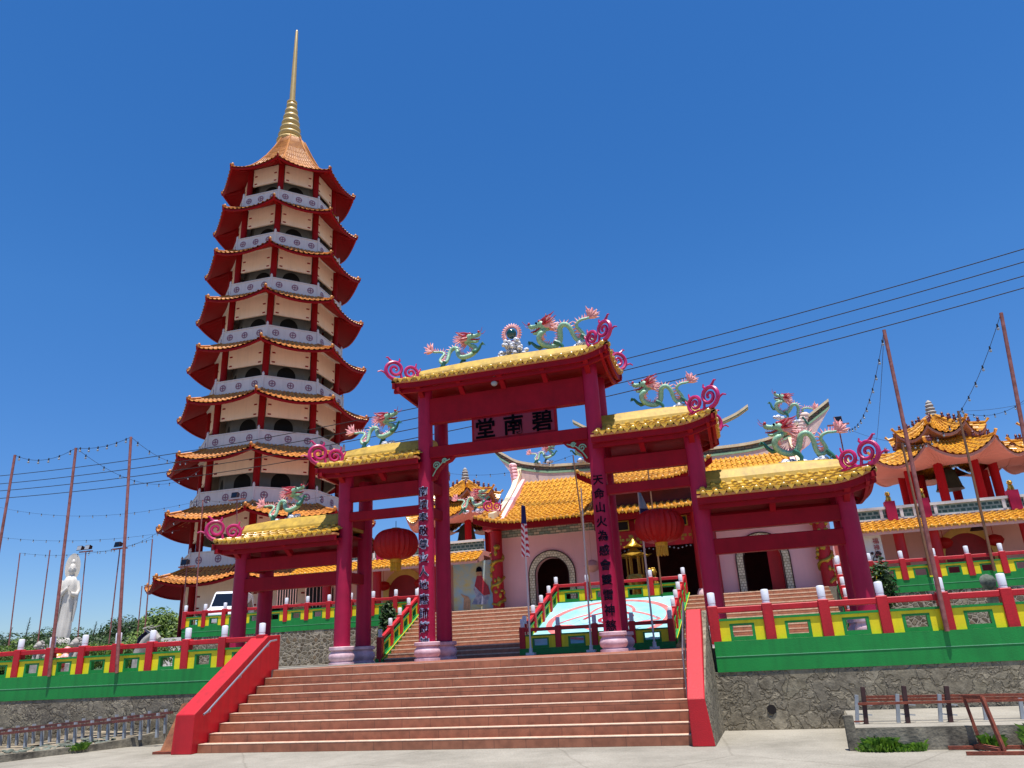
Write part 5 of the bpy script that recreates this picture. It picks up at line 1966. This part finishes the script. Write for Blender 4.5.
GH = 'clipped bushes in the garden left of the pagoda'
for i, (u, v, Y, rx, rz, m, lb) in enumerate([
    (8, 662, 12, 1.9, .8, 'leaf2', 'dark rounded bush at the far left behind the seated animal statue'),
    (40, 657, 13, 2.1, 1.05, 'leaf2', 'dark rounded bush between the animal statue and the tall white statue'),
    (108, 652, 13, 2.1, .85, 'leaf2', 'dark rounded bush just right of the tall white statue'),
    (136, 650, 14, 2.2, .9, 'leaf3', 'loose pale green bush beside the mast with a dark floodlight'),
]):
    q = at(u, v, Y)
    shrub('garden_bush', lb, 'bush', (q.x, Y, q.z), (rx, rx * .8, rz), 6000, .085, m, 11 + i, 12, 1.5, GH)
hd_ = MB()
rnd = random.Random(4)
for i in range(40):
    q = at(-14 + i * 4.8, 668 - i * .15, 6.2)
    leaves(hd_, (q.x, 6.2 + .3 * math.sin(i), q.z + .42), (.7, .6, .5 + .08 * math.sin(i * 1.7)), 420, .055, rnd, .6)
hq = thing('clipped_hedge', 'long low clipped yellow-green hedge behind the left front railing', 'hedge', (-18, 6, 1.5))
hd_.build('foliage', 'leaf1', hq, normals=False)
GT = 'trees along the left skyline'
for i, (u, v, Y, rx, rz, m, lb) in enumerate([
    (0, 659, 38, 5, 2.2, 'leaf2', 'dark tree on the skyline at the left edge of the photo'),
    (34, 658, 40, 4.6, 2.2, 'leaf3', 'pale tree on the skyline left of the tall white statue'),
    (44, 657, 34, 2.6, 2.2, 'leaf2', 'dark tree just left of the pedestal of the tall white statue'),
    (86, 652, 42, 3.6, 2.2, 'leaf2', 'dark tree on the skyline right of the tall white statue'),
    (110, 650, 44, 4.6, 2.2, 'leaf3', 'pale tree on the skyline between the poles and the pagoda'),
    (134, 642, 38, 3.4, 2.2, 'leaf2', 'dark tree left of the leafy tree at the foot of the pagoda'),
    (162, 638, 26, 2.6, 2.0, 'leaf3', 'leafy tree at the foot of the pagoda'),
]):
    q = at(u, v, Y)
    shrub('skyline_tree', lb, 'tree', (q.x, Y, q.z), (rx, rx * .8, rz), 7500, .15, m, 31 + i, 14, 1.4, GT)
# thin feathery casuarina shoots
for i, (u, v, lb) in enumerate(((8, 628, 'thin feathery casuarina sapling nearest the left edge'), (26, 618, 'taller thin feathery casuarina sapling behind the dark bushes'), (92, 622, 'thin feathery casuarina sapling right of the tall white statue'))):
    q = at(u, v, 28)
    r = thing('casuarina_sapling', lb, 'tree', (q.x, 28, 1.5), 'casuarina saplings')
    tb = MB().tube([(q.x, 28, 1.5), (q.x + .2, 28, (q.z + 1.5) / 2), (q.x + .45, 28, q.z)], [.10, .06, .015], 6)
    tb.build('trunk', 'bark', r)
    mb = MB()
    rnd = random.Random(60 + i)
    for j in range(260):
        z = lerp(1.8, q.z, rnd.random())
        b0 = Vector((q.x + .45 * (z - 1.5) / (q.z - 1.5), 28, z))
        a_ = rnd.uniform(0, 2 * PI)
        L_ = rnd.uniform(.3, .9) * (1.15 - (z - 1.5) / (q.z - 1.5))
        e = b0 + Vector((math.cos(a_) * L_, math.sin(a_) * L_, L_ * .9))
        mb.add([b0, b0 + Vector((.03, 0, 0)), e, b0 + Vector((0, .03, 0))], [(0, 1, 2), (0, 2, 3)])
    mb.build('crown', 'leaf2', r, normals=False)
q = at(353, 628, 2.6)
shrub('potted_shrub', 'dark shrub between the two left gate columns against the cobbled wall', 'shrub', (q.x, 5.6, 2.75), (.42, .4, 1.0), 1500, .10, 'leaf2', 77, 8, 1.5)
q = at(868, 574, 6.2)
shrub('potted_shrub', 'dark shrub behind the outer right gate column', 'shrub', (q.x + .35, 6.2, q.z - .5), (.45, .45, 1.0), 1200, .09, 'leaf2', 78, 8, 1.5)


def weed(label, c, r, n, seed, blade=.22):
    rnd = random.Random(seed)
    rt = thing('weed_clump', label, 'weeds', c, 'weeds growing by the planters')
    mb = MB()
    for i in range(n):
        a_ = rnd.uniform(0, 2 * PI)
        k = rnd.random() ** .6
        b0 = Vector((c[0] + math.cos(a_) * k * r[0], c[1] + math.sin(a_) * k * r[1], c[2]))
        h = blade * rnd.uniform(.25, 1.3) * (1.1 - .5 * k) * (.72 + .28 * math.sin(9 * b0.x + 3 * b0.y))
        t_ = rnd.uniform(0, 2 * PI)
        d = Vector((math.cos(t_), math.sin(t_), 0))
        sd = Vector((-d.y, d.x, 0)) * rnd.uniform(.004, .011)
        m1 = b0 + d * h * .35 + Vector((0, 0, h * .8))
        tp = b0 + d * h * .8 + Vector((0, 0, h * rnd.uniform(.6, 1.0)))
        mb.add([b0 - sd * .5, b0 + sd * .5, m1 + sd, tp, m1 - sd], [(0, 1, 2, 3, 4)])
    mb.build('foliage', 'leaf4', rt, normals=False)


weed('wide clump of green weeds in front of the right planter slab', (8.36, -9.36, 0), (.46, .11), 760, 1, .22)
weed('small dark weed at the face of the right planter slab behind the iron stand', (9.72, -9.30, 0), (.12, .10), 260, 2, .26)
weed('grassy weed clump at the right edge of the photo', (10.3, -9.45, 0), (.22, .16), 520, 3, .30)
weed('green weed growing from the left kerb in front of the grey posts', tuple(at(76, 750, -7.9)), (.24, .2), 420, 4, .22)

# ------------------------------------------------------------------ white statue and garden animals
SB = at(61, 645, 26)
S = (at(62, 555, 26) - SB).length
sx, sy, sz = SB
ws = thing('guanyin_statue', 'tall white robed statue with a halo standing on a pedestal', 'statue', (sx, sy, 1.5))
mb = MB()
mb.lathe((sx, sy, 0), [(.34 * S / 2.0, 1.5), (.34 * S / 2, sz - .1), (.26 * S / 2, sz), (.26 * S / 2, sz + .05 * S), (.22 * S / 2, sz + .07 * S)], 20, 1.0, .8)
mb.build('pedestal', 'statue', ws, smooth=True)
mb = MB()
prof = [(.105, .07), (.112, .10), (.110, .2), (.108, .35), (.112, .46), (.118, .56), (.122, .62), (.108, .68), (.075, .72), (.042, .735), (.040, .75)]
n = 40
rings = []
for rr, hh in prof:
    rings.append([(sx + rr * S * math.cos(2 * PI * j / n) * (1 + .05 * math.sin(j * 5 + hh * 9)), sy + .78 * rr * S * math.sin(2 * PI * j / n) * (1 + .05 * math.sin(j * 5 + hh * 9)), sz + hh * S) for j in range(n)])
mb.loft(rings)
mb.ball((sx, sy - .01 * S, sz + .81 * S), .052 * S, .055 * S, .068 * S, 16, 12)
mb.ball((sx, sy - .066 * S, sz + .805 * S), .010 * S, .014 * S, .016 * S, 8, 6)
for s in (-1, 1):
    mb.ball((sx + s * .022 * S, sy - .055 * S, sz + .822 * S), .012 * S, .008 * S, .007 * S, 8, 5)
    mb.ball((sx + s * .053 * S, sy, sz + .805 * S), .010 * S, .014 * S, .026 * S, 8, 6)
    mb.tube([(sx + s * .105 * S, sy, sz + .67 * S), (sx + s * .14 * S, sy - .03 * S, sz + .58 * S), (sx + s * .12 * S, sy - .07 * S, sz + .52 * S), (sx + s * .03 * S, sy - .115 * S, sz + (.54 if s > 0 else .60) * S)], [.036 * S, .038 * S, .034 * S, .018 * S], 10)
    mb.tube([(sx + s * .12 * S, sy - .06 * S, sz + .53 * S), (sx + s * .125 * S, sy - .05 * S, sz + .40 * S), (sx + s * .115 * S, sy - .03 * S, sz + .24 * S)], [.034 * S, .028 * S, .012 * S], 8)
    for f in range(4):
        mb.tube([(sx + s * .03 * S, sy - .115 * S, sz + (.54 if s > 0 else .60) * S), (sx + s * (.022 - .006 * f) * S, sy - .125 * S, sz + (.565 + .004 * f + (0 if s > 0 else .06)) * S)], [.006 * S, .004 * S], 5)
mb.ball((sx, sy - .005 * S, sz + .885 * S), .030 * S, .034 * S, .036 * S, 12, 8)
mb.build('robed_figure', 'statue', ws, smooth=True)
mb = MB()
o_ = [(sx + .118 * S * math.cos(t_), sz + .835 * S + .155 * S * math.sin(t_)) for t_ in [2 * PI * j / 28 for j in range(28)]]
mb.prismy(o_, sy + .045 * S, sy + .075 * S)
mb.build('halo', 'statue', ws)
ws.rotation_euler = (0, 0, math.radians(46))
ws.scale = (.64, .64, 1)
# animals on plinths behind the left railing
for u, v, Y, s, m, lb in ((40, 660, 3.0, .85, 'greystatue', 'grey seated animal statue behind the left front railing'),
                          (77, 660, 3.4, 1.0, 'greystatue', 'grey lion statue on rockwork below the tall white statue')):
    q = at(u, v, Y)
    r = thing('animal_statue', lb, 'statue', (q.x, Y, 1.5), 'stone animals in the garden')
    mb = MB()
    lion(mb, (q.x, Y, q.z), s, -1)
    mb.build('animal', m, r, smooth=True)
    MB().lathe((q.x, Y, 0), [(.42 * s, 1.5), (.42 * s, q.z - .12), (.36 * s, q.z - .10), (.40 * s, q.z + .01)], 12).build('pedestal', 'greystatue', r)
q = at(69, 650, 4.6)
r = thing('rockwork', 'pink and yellow painted rockwork beside the grey lion statue', 'rockwork', (q.x, 4.6, 1.5))
rnd = random.Random(9)
for i, m in enumerate(('rose', 'gtile', 'dred', 'rose')):
    mb = MB()
    for j in range(5):
        mb.ball((q.x + rnd.uniform(-.6, .5), 4.6 + rnd.uniform(-.2, .2), lerp(1.6, q.z, rnd.random())), rnd.uniform(.15, .28), n=9, m=6)
    mb.tube([(q.x + .1 * i, 4.6, 1.5), (q.x + .1 * i, 4.6, q.z - .1)], .2, 7)
    mb.build('painted_boulders', m, r, smooth=True)
q = at(150, 640, 2.0)
r = thing('dragon_carving', 'white and dark carved dragon head rising behind the left front railing', 'statue', (q.x, 2, 1.5))
mb = MB()
mb.tube([(q.x - .35, 2, 1.5), (q.x - .38, 2, 2.3), (q.x - .1, 2, q.z), (q.x + .15, 2, q.z + .15), (q.x + .42, 2, q.z)], [.28, .24, .2, .22, .10], 10)
mb.tube([(q.x + .15, 2, q.z + .02), (q.x + .42, 2, q.z - .18), (q.x + .55, 2, q.z - .16)], [.12, .08, .03], 8)
for s in (-1, 1):
    mb.tube([(q.x + .05, 2 + s * .1, q.z + .25), (q.x - .2, 2 + s * .16, q.z + .42), (q.x + .25, 2 + s * .2, q.z + .52)], [.06, .05, .01], 6)
mb.build('head_and_neck', 'greystatue', r, smooth=True)
mb = MB()
mb.tube([(q.x - .5, 2.05, 1.5), (q.x - .55, 2.05, 2.2), (q.x - .45, 2.05, q.z + .1), (q.x - .2, 2.05, q.z + .34)], [.16, .14, .12, .04], 8)
mb.build('mane', 'navy', r, smooth=True)
# boulder and white planter on the right lower terrace
q = at(988, 582, -4.5)
mb = MB()
rnd = random.Random(12)
b_ = MB().ball((q.x, -4.5, q.z), .15, .15, .15, 14, 9)
for v in b_.v:
    v += Vector((rnd.uniform(-.015, .015), rnd.uniform(-.015, .015), rnd.uniform(-.015, .015)))
b_.lathe((q.x, -4.5, 0), [(.10, 1.5), (.10, q.z - .3), (.2, q.z - .2)], 12)
tag(b_.build('stone_ball', 'rock', None, smooth=True), 'grey-green weathered stone ball on a short post behind the right front railing', 'stone ornament')

# ------------------------------------------------------------------ white van on the upper terrace
vb = at(232, 630, 13.6)
VX, VY = at(232, 605, 11.6).x, 11.6
van = thing('white_van', 'white minivan with dark windows parked on the upper terrace by the pagoda', 'van', (VX, VY, 3.28))
prof = [(-2.2, .35), (2.2, .35), (2.25, .75), (2.12, 1.0), (1.55, 1.12), (.75, 1.85), (.5, 1.95), (-1.9, 1.95), (-2.12, 1.8), (-2.25, 1.0)]
half = [(0.0, .84), (.5, .86)]
mb = MB()
rings = []
for yy, k in ((-.85, .96), (-.80, 1.0), (.80, 1.0), (.85, .96)):
    rings.append([(x * k, yy, 1.15 + (z - 1.15) * k) for x, z in prof])
for r_ in rings:
    for i, p in enumerate(r_):
        r_[i] = (p[0], p[1] * (1 - .10 * max(0, p[2] - 1.0)), p[2])
mb.loft(rings)
bo = MB()
bo.v, bo.f = [v + Vector((VX, VY, 3.28)) for v in mb.v], mb.f
bo.build('body', 'carwhite', van, bevel=.03)
vo = Vector((VX, VY, 3.28))
gl = MB()
for s in (-1, 1):
    y = s * .835
    for xa, xb, xc, xd in ((-1.95, -.75, -.75, -1.85), (-.65, .35, .35, -.65), (.45, 1.30, .62, .45)):
        gl.add([vo + Vector((xa, y, 1.15)), vo + Vector((xb, y, 1.15)), vo + Vector((xc, s * .775, 1.78)), vo + Vector((xd, s * .775, 1.78))], [(0, 1, 2, 3)])
gl.add([vo + Vector((1.56, -.74, 1.17)), vo + Vector((1.56, .74, 1.17)), vo + Vector((.83, .68, 1.82)), vo + Vector((.83, -.68, 1.82))], [(0, 1, 2, 3)])
gl.add([vo + Vector((-2.245, -.72, 1.1)), vo + Vector((-2.245, .72, 1.1)), vo + Vector((-2.12, .66, 1.75)), vo + Vector((-2.12, -.66, 1.75))], [(0, 1, 2, 3)])
gl.build('windows', 'glass', van, normals=False)
for xx in (-1.4, 1.4):
    for s in (-1, 1):
        c = vo + Vector((xx, s * .74, .33))
        n_ = 20
        mb = MB()
        mb.loft([[c + Vector((rr * math.cos(2 * PI * j / n_), yy, rr * math.sin(2 * PI * j / n_))) for j in range(n_)] for rr, yy in ((.22, -.11), (.32, -.10), (.33, 0), (.32, .10), (.22, .11))])
        wh = mb.build('wheel', 'tyre', van, smooth=True)
        mb = MB()
        mb.loft([[c + Vector((rr * math.cos(2 * PI * j / n_), s * yy, rr * math.sin(2 * PI * j / n_))) for j in range(n_)] for rr, yy in ((.20, .112), (.14, .118), (.05, .125))])
        mb.build('rim', 'galv', wh, smooth=True)
for s in (-1, 1):
    mb = MB().ball(tuple(vo + Vector((2.18, s * .62, .86))), .06, .14, .10)
    mb.build('headlight', 'bulb', van, smooth=True)
    mb = MB().box(vo.x - 2.27, vo.x - 2.2, vo.y + s * .74 - .07, vo.y + s * .74 + .07, vo.z + .8, vo.z + 1.3)
    mb.build('tail_light', 'red', van)
van.rotation_euler = (0, 0, math.radians(-62))

# ------------------------------------------------------------------ poles, string lights, cables
def pole(name, label, p, q, r0, m, cat='pole', group=None, flood=0):
    p, q = Vector(p), Vector(q)
    rt = thing(name, label, cat, p, group)
    MB().tube([p, lerp(p, q, .5), q], [r0, r0 * .9, r0 * .8], 10).build('shaft', m, rt, smooth=True)
    if flood:
        MB().box(q.x - .45, q.x + .45, q.y - .05, q.y + .05, q.z - .06, q.z).build('crossarm', m, rt)
        for s in range(flood):
            fs = .7
            x = q.x + (-.28 + .56 * s / max(1, flood - 1) if flood > 1 else 0)
            mb = MB()
            mb.hexa([(x - fs * .24, q.y - .26, q.z + .02), (x + fs * .24, q.y - .26, q.z + .02), (x + fs * .16, q.y + .02, q.z + .08), (x - fs * .16, q.y + .02, q.z + .08), (x - fs * .24, q.y - .20, q.z + fs * .42), (x + fs * .24, q.y - .20, q.z + fs * .42), (x + fs * .16, q.y + .04, q.z + fs * .36), (x - fs * .16, q.y + .04, q.z + fs * .36)])
            fl = mb.build('floodlight', 'darkiron', rt)
            MB().hexa([(x - fs * .21, q.y - .275, q.z + .05), (x + fs * .21, q.y - .275, q.z + .05), (x + fs * .21, q.y - .262, q.z + .05), (x - fs * .21, q.y - .262, q.z + .05), (x - fs * .21, q.y - .215, q.z + fs * .39), (x + fs * .21, q.y - .215, q.z + fs * .39), (x + fs * .21, q.y - .203, q.z + fs * .39), (x - fs * .21, q.y - .203, q.z + fs * .39)]).build('lens', 'glass' if flood == 1 else 'bulb', fl)
    return rt


GPo = 'tall string-light poles fixed to the front railings'
YP = -6.30
tops = {}
for k, (u, v, ub, vb_, lb) in {'L3': (15, 455, -8, 590, 'faded red pole at the left edge of the photo on the left front railing'), 'L2': (76, 448, 50, 668, 'faded red pole on the left front railing passing in front of the white statue'),
                               'L1': (131, 437, 117, 668, 'tallest-looking faded red pole on the left front railing, right of the floodlight mast'),
                               'R1': (884, 330, 947, 630, 'faded red pole on the right front railing beside the outer right gate roof'), 'R2': (1001, 313, 1062, 636, 'faded red pole cut by the right edge of the photo')}.items():
    tp = at(u, v, YP)
    bt = at(ub, vb_, YP)
    d = tp - bt
    bt = tp - d * ((tp.z - 1.60) / d.z)
    pole('light_pole', lb, bt, tp, .045, 'rustpink', group=GPo)
    tops[k] = tp
GPb = 'thin string-light poles further back'
for k, (u, v, ub, vb_, Y, zb, lb, fl) in {
    'a': (20, 553, 9.4, 640, 9, 1.5, 'thin pole at the far left behind the bushes', 0), 'b': (50, 550, 37.5, 645, 9, 1.5, 'thin pole just left of the white statue', 0),
    'c': (86, 551, 78, 636, 12, 1.5, 'mast with twin floodlights just right of the white statue', 2), 'd': (120, 548, 108, 651, 9, 1.5, 'mast with a dark floodlight near the tallest left pole', 1),
    'e': (152.5, 539, 144, 640, 9, 1.5, 'thin pole left of the lowest pagoda eave', 0), 'f': (142, 586, 138, 628, 14, 1.5, 'short thin pole below the lowest pagoda eave', 0),
    'g': (187, 566, 183, 612, 7.3, 3.3, 'mast with a floodlight in front of the lowest pagoda roof', 1), 'h': (203, 500, 195, 612, 7.3, 3.3, 'thin pole on the upper terrace in front of the pagoda', 0),
    'm': (237, 499, 236, 600, 7.4, 3.3, 'mast with a floodlight behind the lowest left gate roof', 1),
    'n': (573, 455, 592, 600, 6.75, 3.4, 'thin brown pole rising from the left of the mural back railing', 0), 'o': (648, 470, 662, 592, 6.75, 3.4, 'thin brown pole rising behind the right red lantern', 0),
    'p': (902, 443, 928, 560, 6.8, 3.4, 'bronze pole on the right upper terrace railing next to the bell pavilion', 0), 'q': (958, 411, 992, 560, 6.8, 3.4, 'bronze pole in front of the bell pavilion', 0),
    'r': (838, 424, 845, 459, 12, 6.0, 'short mast with a dark floodlight behind the upswept ridge tail', 1)}.items():
    tp, bt = at(u, v, Y), at(ub, vb_, Y)
    d = tp - bt
    bt = tp - d * ((tp.z - zb) / d.z)
    pole('floodlight_mast' if fl else 'thin_pole', lb, bt, tp, .035 if k not in 'pq' else .05, 'bronze' if k in 'nopq' else 'rustpink', group='floodlight masts' if fl else GPb, flood=fl)
    tops[k] = tp

bulb_me = None


def string(label, p, q, sag, nb, group='strings of festoon bulbs', r=.006, bs=.045):
    global bulb_me
    p, q = Vector(p), Vector(q)
    rt = thing('string_lights' if nb else 'stay_wire', label, 'string lights' if nb else 'wire', p, group if nb else 'plain wires between the poles')
    f = lambda t_: lerp(p, q, t_) - Vector((0, 0, sag * 4 * t_ * (1 - t_)))
    MB().tube([f(i / 20) for i in range(21)], r, 5).build('wire', 'wire', rt)
    if nb and bulb_me is None:
        b1 = MB().lathe((0, 0, 0), [(.02, .04), (.026, .0), (.026, -.06), (.02, -.07)], 8)
        b2 = MB().ball((0, 0, -.105), .04, .04, .045, 8, 6)
        bulb_me = []
        for mbx, m in ((b1, 'bulbdark'), (b2, 'bulb')):
            o = mbx.build('bulb', m, None, smooth=True)
            bulb_me.append(o.data)
            bpy.data.objects.remove(o)
    for i in range(nb):
        t_ = (i + .5) / nb
        o = bpy.data.objects.new('bulb_socket', bulb_me[0])
        COL.objects.link(o)
        o.parent = rt
        o.location = f(t_) - p
        o.scale = (.75, .75, .75)
        b = bpy.data.objects.new('bulb', bulb_me[1])
        COL.objects.link(b)
        b.parent = o
    return rt


t_ = tops
string('string of bulbs sagging from the right railing pole to the ridge tail mast', t_['R1'], t_['r'], 1.0, 16)
string('plain wire hanging from the right railing pole towards the ridge tail', t_['R1'], at(876, 446, 6.9), .1, 0)
string('string of bulbs from the pole at the right edge down past the bell pavilion finial', t_['R2'], t_['p'], 1.0, 16)
string('plain wire from the ridge tail mast to the bronze pole by the bell pavilion', t_['r'], t_['p'], .15, 0)
string('plain wire from the bronze pole at the bell pavilion to the right edge', t_['q'], at(1034, 401, 6.8), .1, 0)
string('string of bulbs between the two right bronze poles out past the right edge', t_['q'], at(1040, 385, 3), .5, 8)
string('string of bulbs between the two right-hand poles of the left railing', t_['L1'], t_['L2'], .12, 6)
string('string of bulbs between the two left-hand poles of the left railing', t_['L2'], t_['L3'], .25, 6)
string('string of bulbs from the tallest-looking left pole back to the pagoda', t_['L1'], at(188, 462, 9), .3, 7)
string('string of bulbs from the middle left pole back towards the pagoda', t_['L2'], at(200, 470, 9), .9, 10)
string('string of bulbs low across the left sky to the thin pole by the pagoda', t_['a'], t_['e'], .4, 12)
string('string of bulbs from the left edge across to the thin pole before the pagoda', at(-10, 505, 9), t_['h'], .7, 16)
string('string of bulbs at mid height across the left sky', at(-10, 536, 9), at(180, 530, 9), .4, 14)
string('string of bulbs from the floodlight mast to the pole on the upper terrace', t_['c'], t_['h'], .8, 12)
string('string of bulbs across the balconies of the pagoda', t_['h'], at(360, 488, 9), .4, 14)
string('string of bulbs seen in the openings beside the name board', at(440, 449, 8), at(640, 418, 8), .4, 12)
string('string of bulbs from the left pavilion across the gap under the lintel', at(430, 470, 9), t_['n'], .5, 10)
for i, (y0, y1, lb) in enumerate(((476, 249, 'topmost'), (484, 262, 'second from the top'), (491, 276, 'third from the top'), (498.5, 288, 'lowest'))):
    a_, b_ = at(0, y0, 14.0), at(1024, y1, 9.0)
    d = b_ - a_
    p, q = a_ - d * .35, b_ + d * .35
    mb = MB()
    pts = []
    for j in range(41):
        s = j / 40
        pts.append(lerp(p, q, s) - Vector((0, 0, 3.9 * (4 * s * (1 - s) - .655))))
    mb.tube(pts, .022, 5)
    tag(mb.build('power_cable', 'wire', None), lb + ' of the four black power cables sloping up to the right', 'cable', 'overhead power cables')

# ------------------------------------------------------------------ iron racks at the foot of the walls
# left: two rows of grey posts with rusty rails
rk = thing('candle_rack', 'rusty rail rack on rows of short grey posts at the foot of the left wall', 'rack', (-9.5, -7.0, 0.0))
tp0 = []
for row, (du, dv, Y) in enumerate(((0, 0, -7.0), (8, -4, -6.5))):
    tp_ = []
    for i in range(-4, 10):
        b0 = at(8.8 + du + 16.5 * i, 752 + dv - 2.25 * i, Y)
        t0 = at(9.6 + du + 16.5 * i, 731 + dv - 1.85 * i, Y)
        MB().bar((b0.x, Y, b0.z - .12), (t0.x, Y, t0.z + .03), .062, .05).build('grey_post', 'galv', rk)
        tp_.append(t0)
    for dy in (-.05, .05):
        mb = MB()
        mb.bar(tp_[0] + Vector((-.3, dy, -.05)), tp_[-1] + Vector((.15, dy, -.05)), .05, .055)
        mb.build('rusty_rail', 'oldrust', rk)
rnd = random.Random(21)
rk2 = MB()
for i in range(220):
    p = CT[rnd.randrange(0, 5)]
    x, y = p.x - rnd.uniform(.15, 1.6), p.y + rnd.uniform(.0, .9)
    y = min(y, -6.3)
    s_ = rnd.uniform(.025, .07)
    rk2.ball((x, y, p.z - .04 + s_ * .3), s_, s_ * rnd.uniform(.7, 1.2), s_ * .5, 6, 4)
tag(rk2.build('loose_stones', 'rock', None), 'loose stones lying among the grey posts of the left bed', 'stones', kind='stuff')
# leaning rusty sheet by the left stair wall
r = thing('rusty_sheet', 'rusty brown metal sheet leaning against the wall beside the left stair wall', 'metal sheet', (-5.45, -8.2, 0))
mb = MB()
mb.hexa([(-5.32, -8.35, .05), (-5.0, -8.28, .05), (-5.0, -8.25, .05), (-5.32, -8.32, .05), (-5.18, -8.0, .92), (-5.04, -7.96, .95), (-5.04, -7.93, .95), (-5.18, -7.97, .92)])
mb.build('sheet', MT['sheet'] if 'sheet' in MT else MT.setdefault('sheet', mat('rusty_orange_sheet', (150, 96, 62), .8, .2, 5, .2, 30, rgb2=(104, 58, 38))), r)
MB().box(-5.45, -4.97, -8.42, -8.2, 0, .049).build('base_bar', 'rust', r)
MB().bar((-5.0, -8.24, .05), (-5.05, -7.90, .98), .06, .06).build('edge_bar', 'darkiron', r)

# right: iron rack standing on the planter slab
rr = thing('iron_rack', 'rusty iron rack with three dark posts on the right planter slab', 'rack', (9.2, -8.72, .285))
YR = -8.72
for (u0, v0), (u1, v1) in (((867, 728), (862.5, 687)), ((909, 728), (903.5, 686)), ((952, 728), (946, 686))):
    p, q = at(u0, v0, YR), at(u1, v1, YR)
    MB().bar((p.x, YR, .28), q, .085, .06).build('dark_post', 'darkiron', rr)
    MB().bar((p.x - .12, YR + .10, .28), (q.x - .10, YR + .1, q.z - .12), .06, .05).build('grey_post', 'galv', rr)
for u0 in (985, 1022, 1060):
    p, q = at(u0 + 3, 728, YR + .2), at(u0 - 2, 698, YR + .2)
    MB().bar((p.x, YR + .2, .28), q, .05, .05).build('grey_post', 'galv', rr)
for (u0, v0), (u1, v1), Y in (((858, 704), (1060, 699), YR - .06), ((866, 697), (1060, 694), YR + .25), ((866, 700), (1060, 697), YR + .35)):
    MB().bar(at(u0, v0, Y), at(u1, v1, Y), .035, .035).build('rusty_rail', 'rust', rr)
for u0 in (864, 907, 949):
    for v0 in (704, 714):
        MB().bar(at(u0 - 6, v0, YR - .05), at(u0 + 8, v0 + 1, YR + .12), .018, .018).build('wire_tie', 'galv', rr)
MB().bar(at(846, 722, YR - .1), at(868, 721, YR), .02, .02).build('loose_rod', 'rust', rr)
# rusty iron stand in front of the slab
sd = thing('iron_stand', 'rusty iron tube stand lying over the concrete in front of the right planter slab', 'stand', (9.6, -9.5, 0))
for p, q, nm in (((8.95, -9.30, .03), (10.02, -9.34, .03), 'base_bar'), ((9.05, -9.85, .025), (10.3, -9.90, .025), 'base_bar'), ((9.38, -9.32, .05), (9.30, -9.30, .70), 'upright'), ((9.52, -9.84, .05), (9.44, -9.70, .72), 'upright'),
                 ((9.30, -9.28, .70), (9.44, -9.72, .72), 'top_bar'), ((9.36, -9.30, .06), (9.52, -9.86, .06), 'foot_tie'), ((9.30, -9.32, .05), (9.46, -9.86, .055), 'foot_tie')):
    MB().bar(p, q, .045, .045).build(nm, 'rust', sd)
sd.location.x += .17
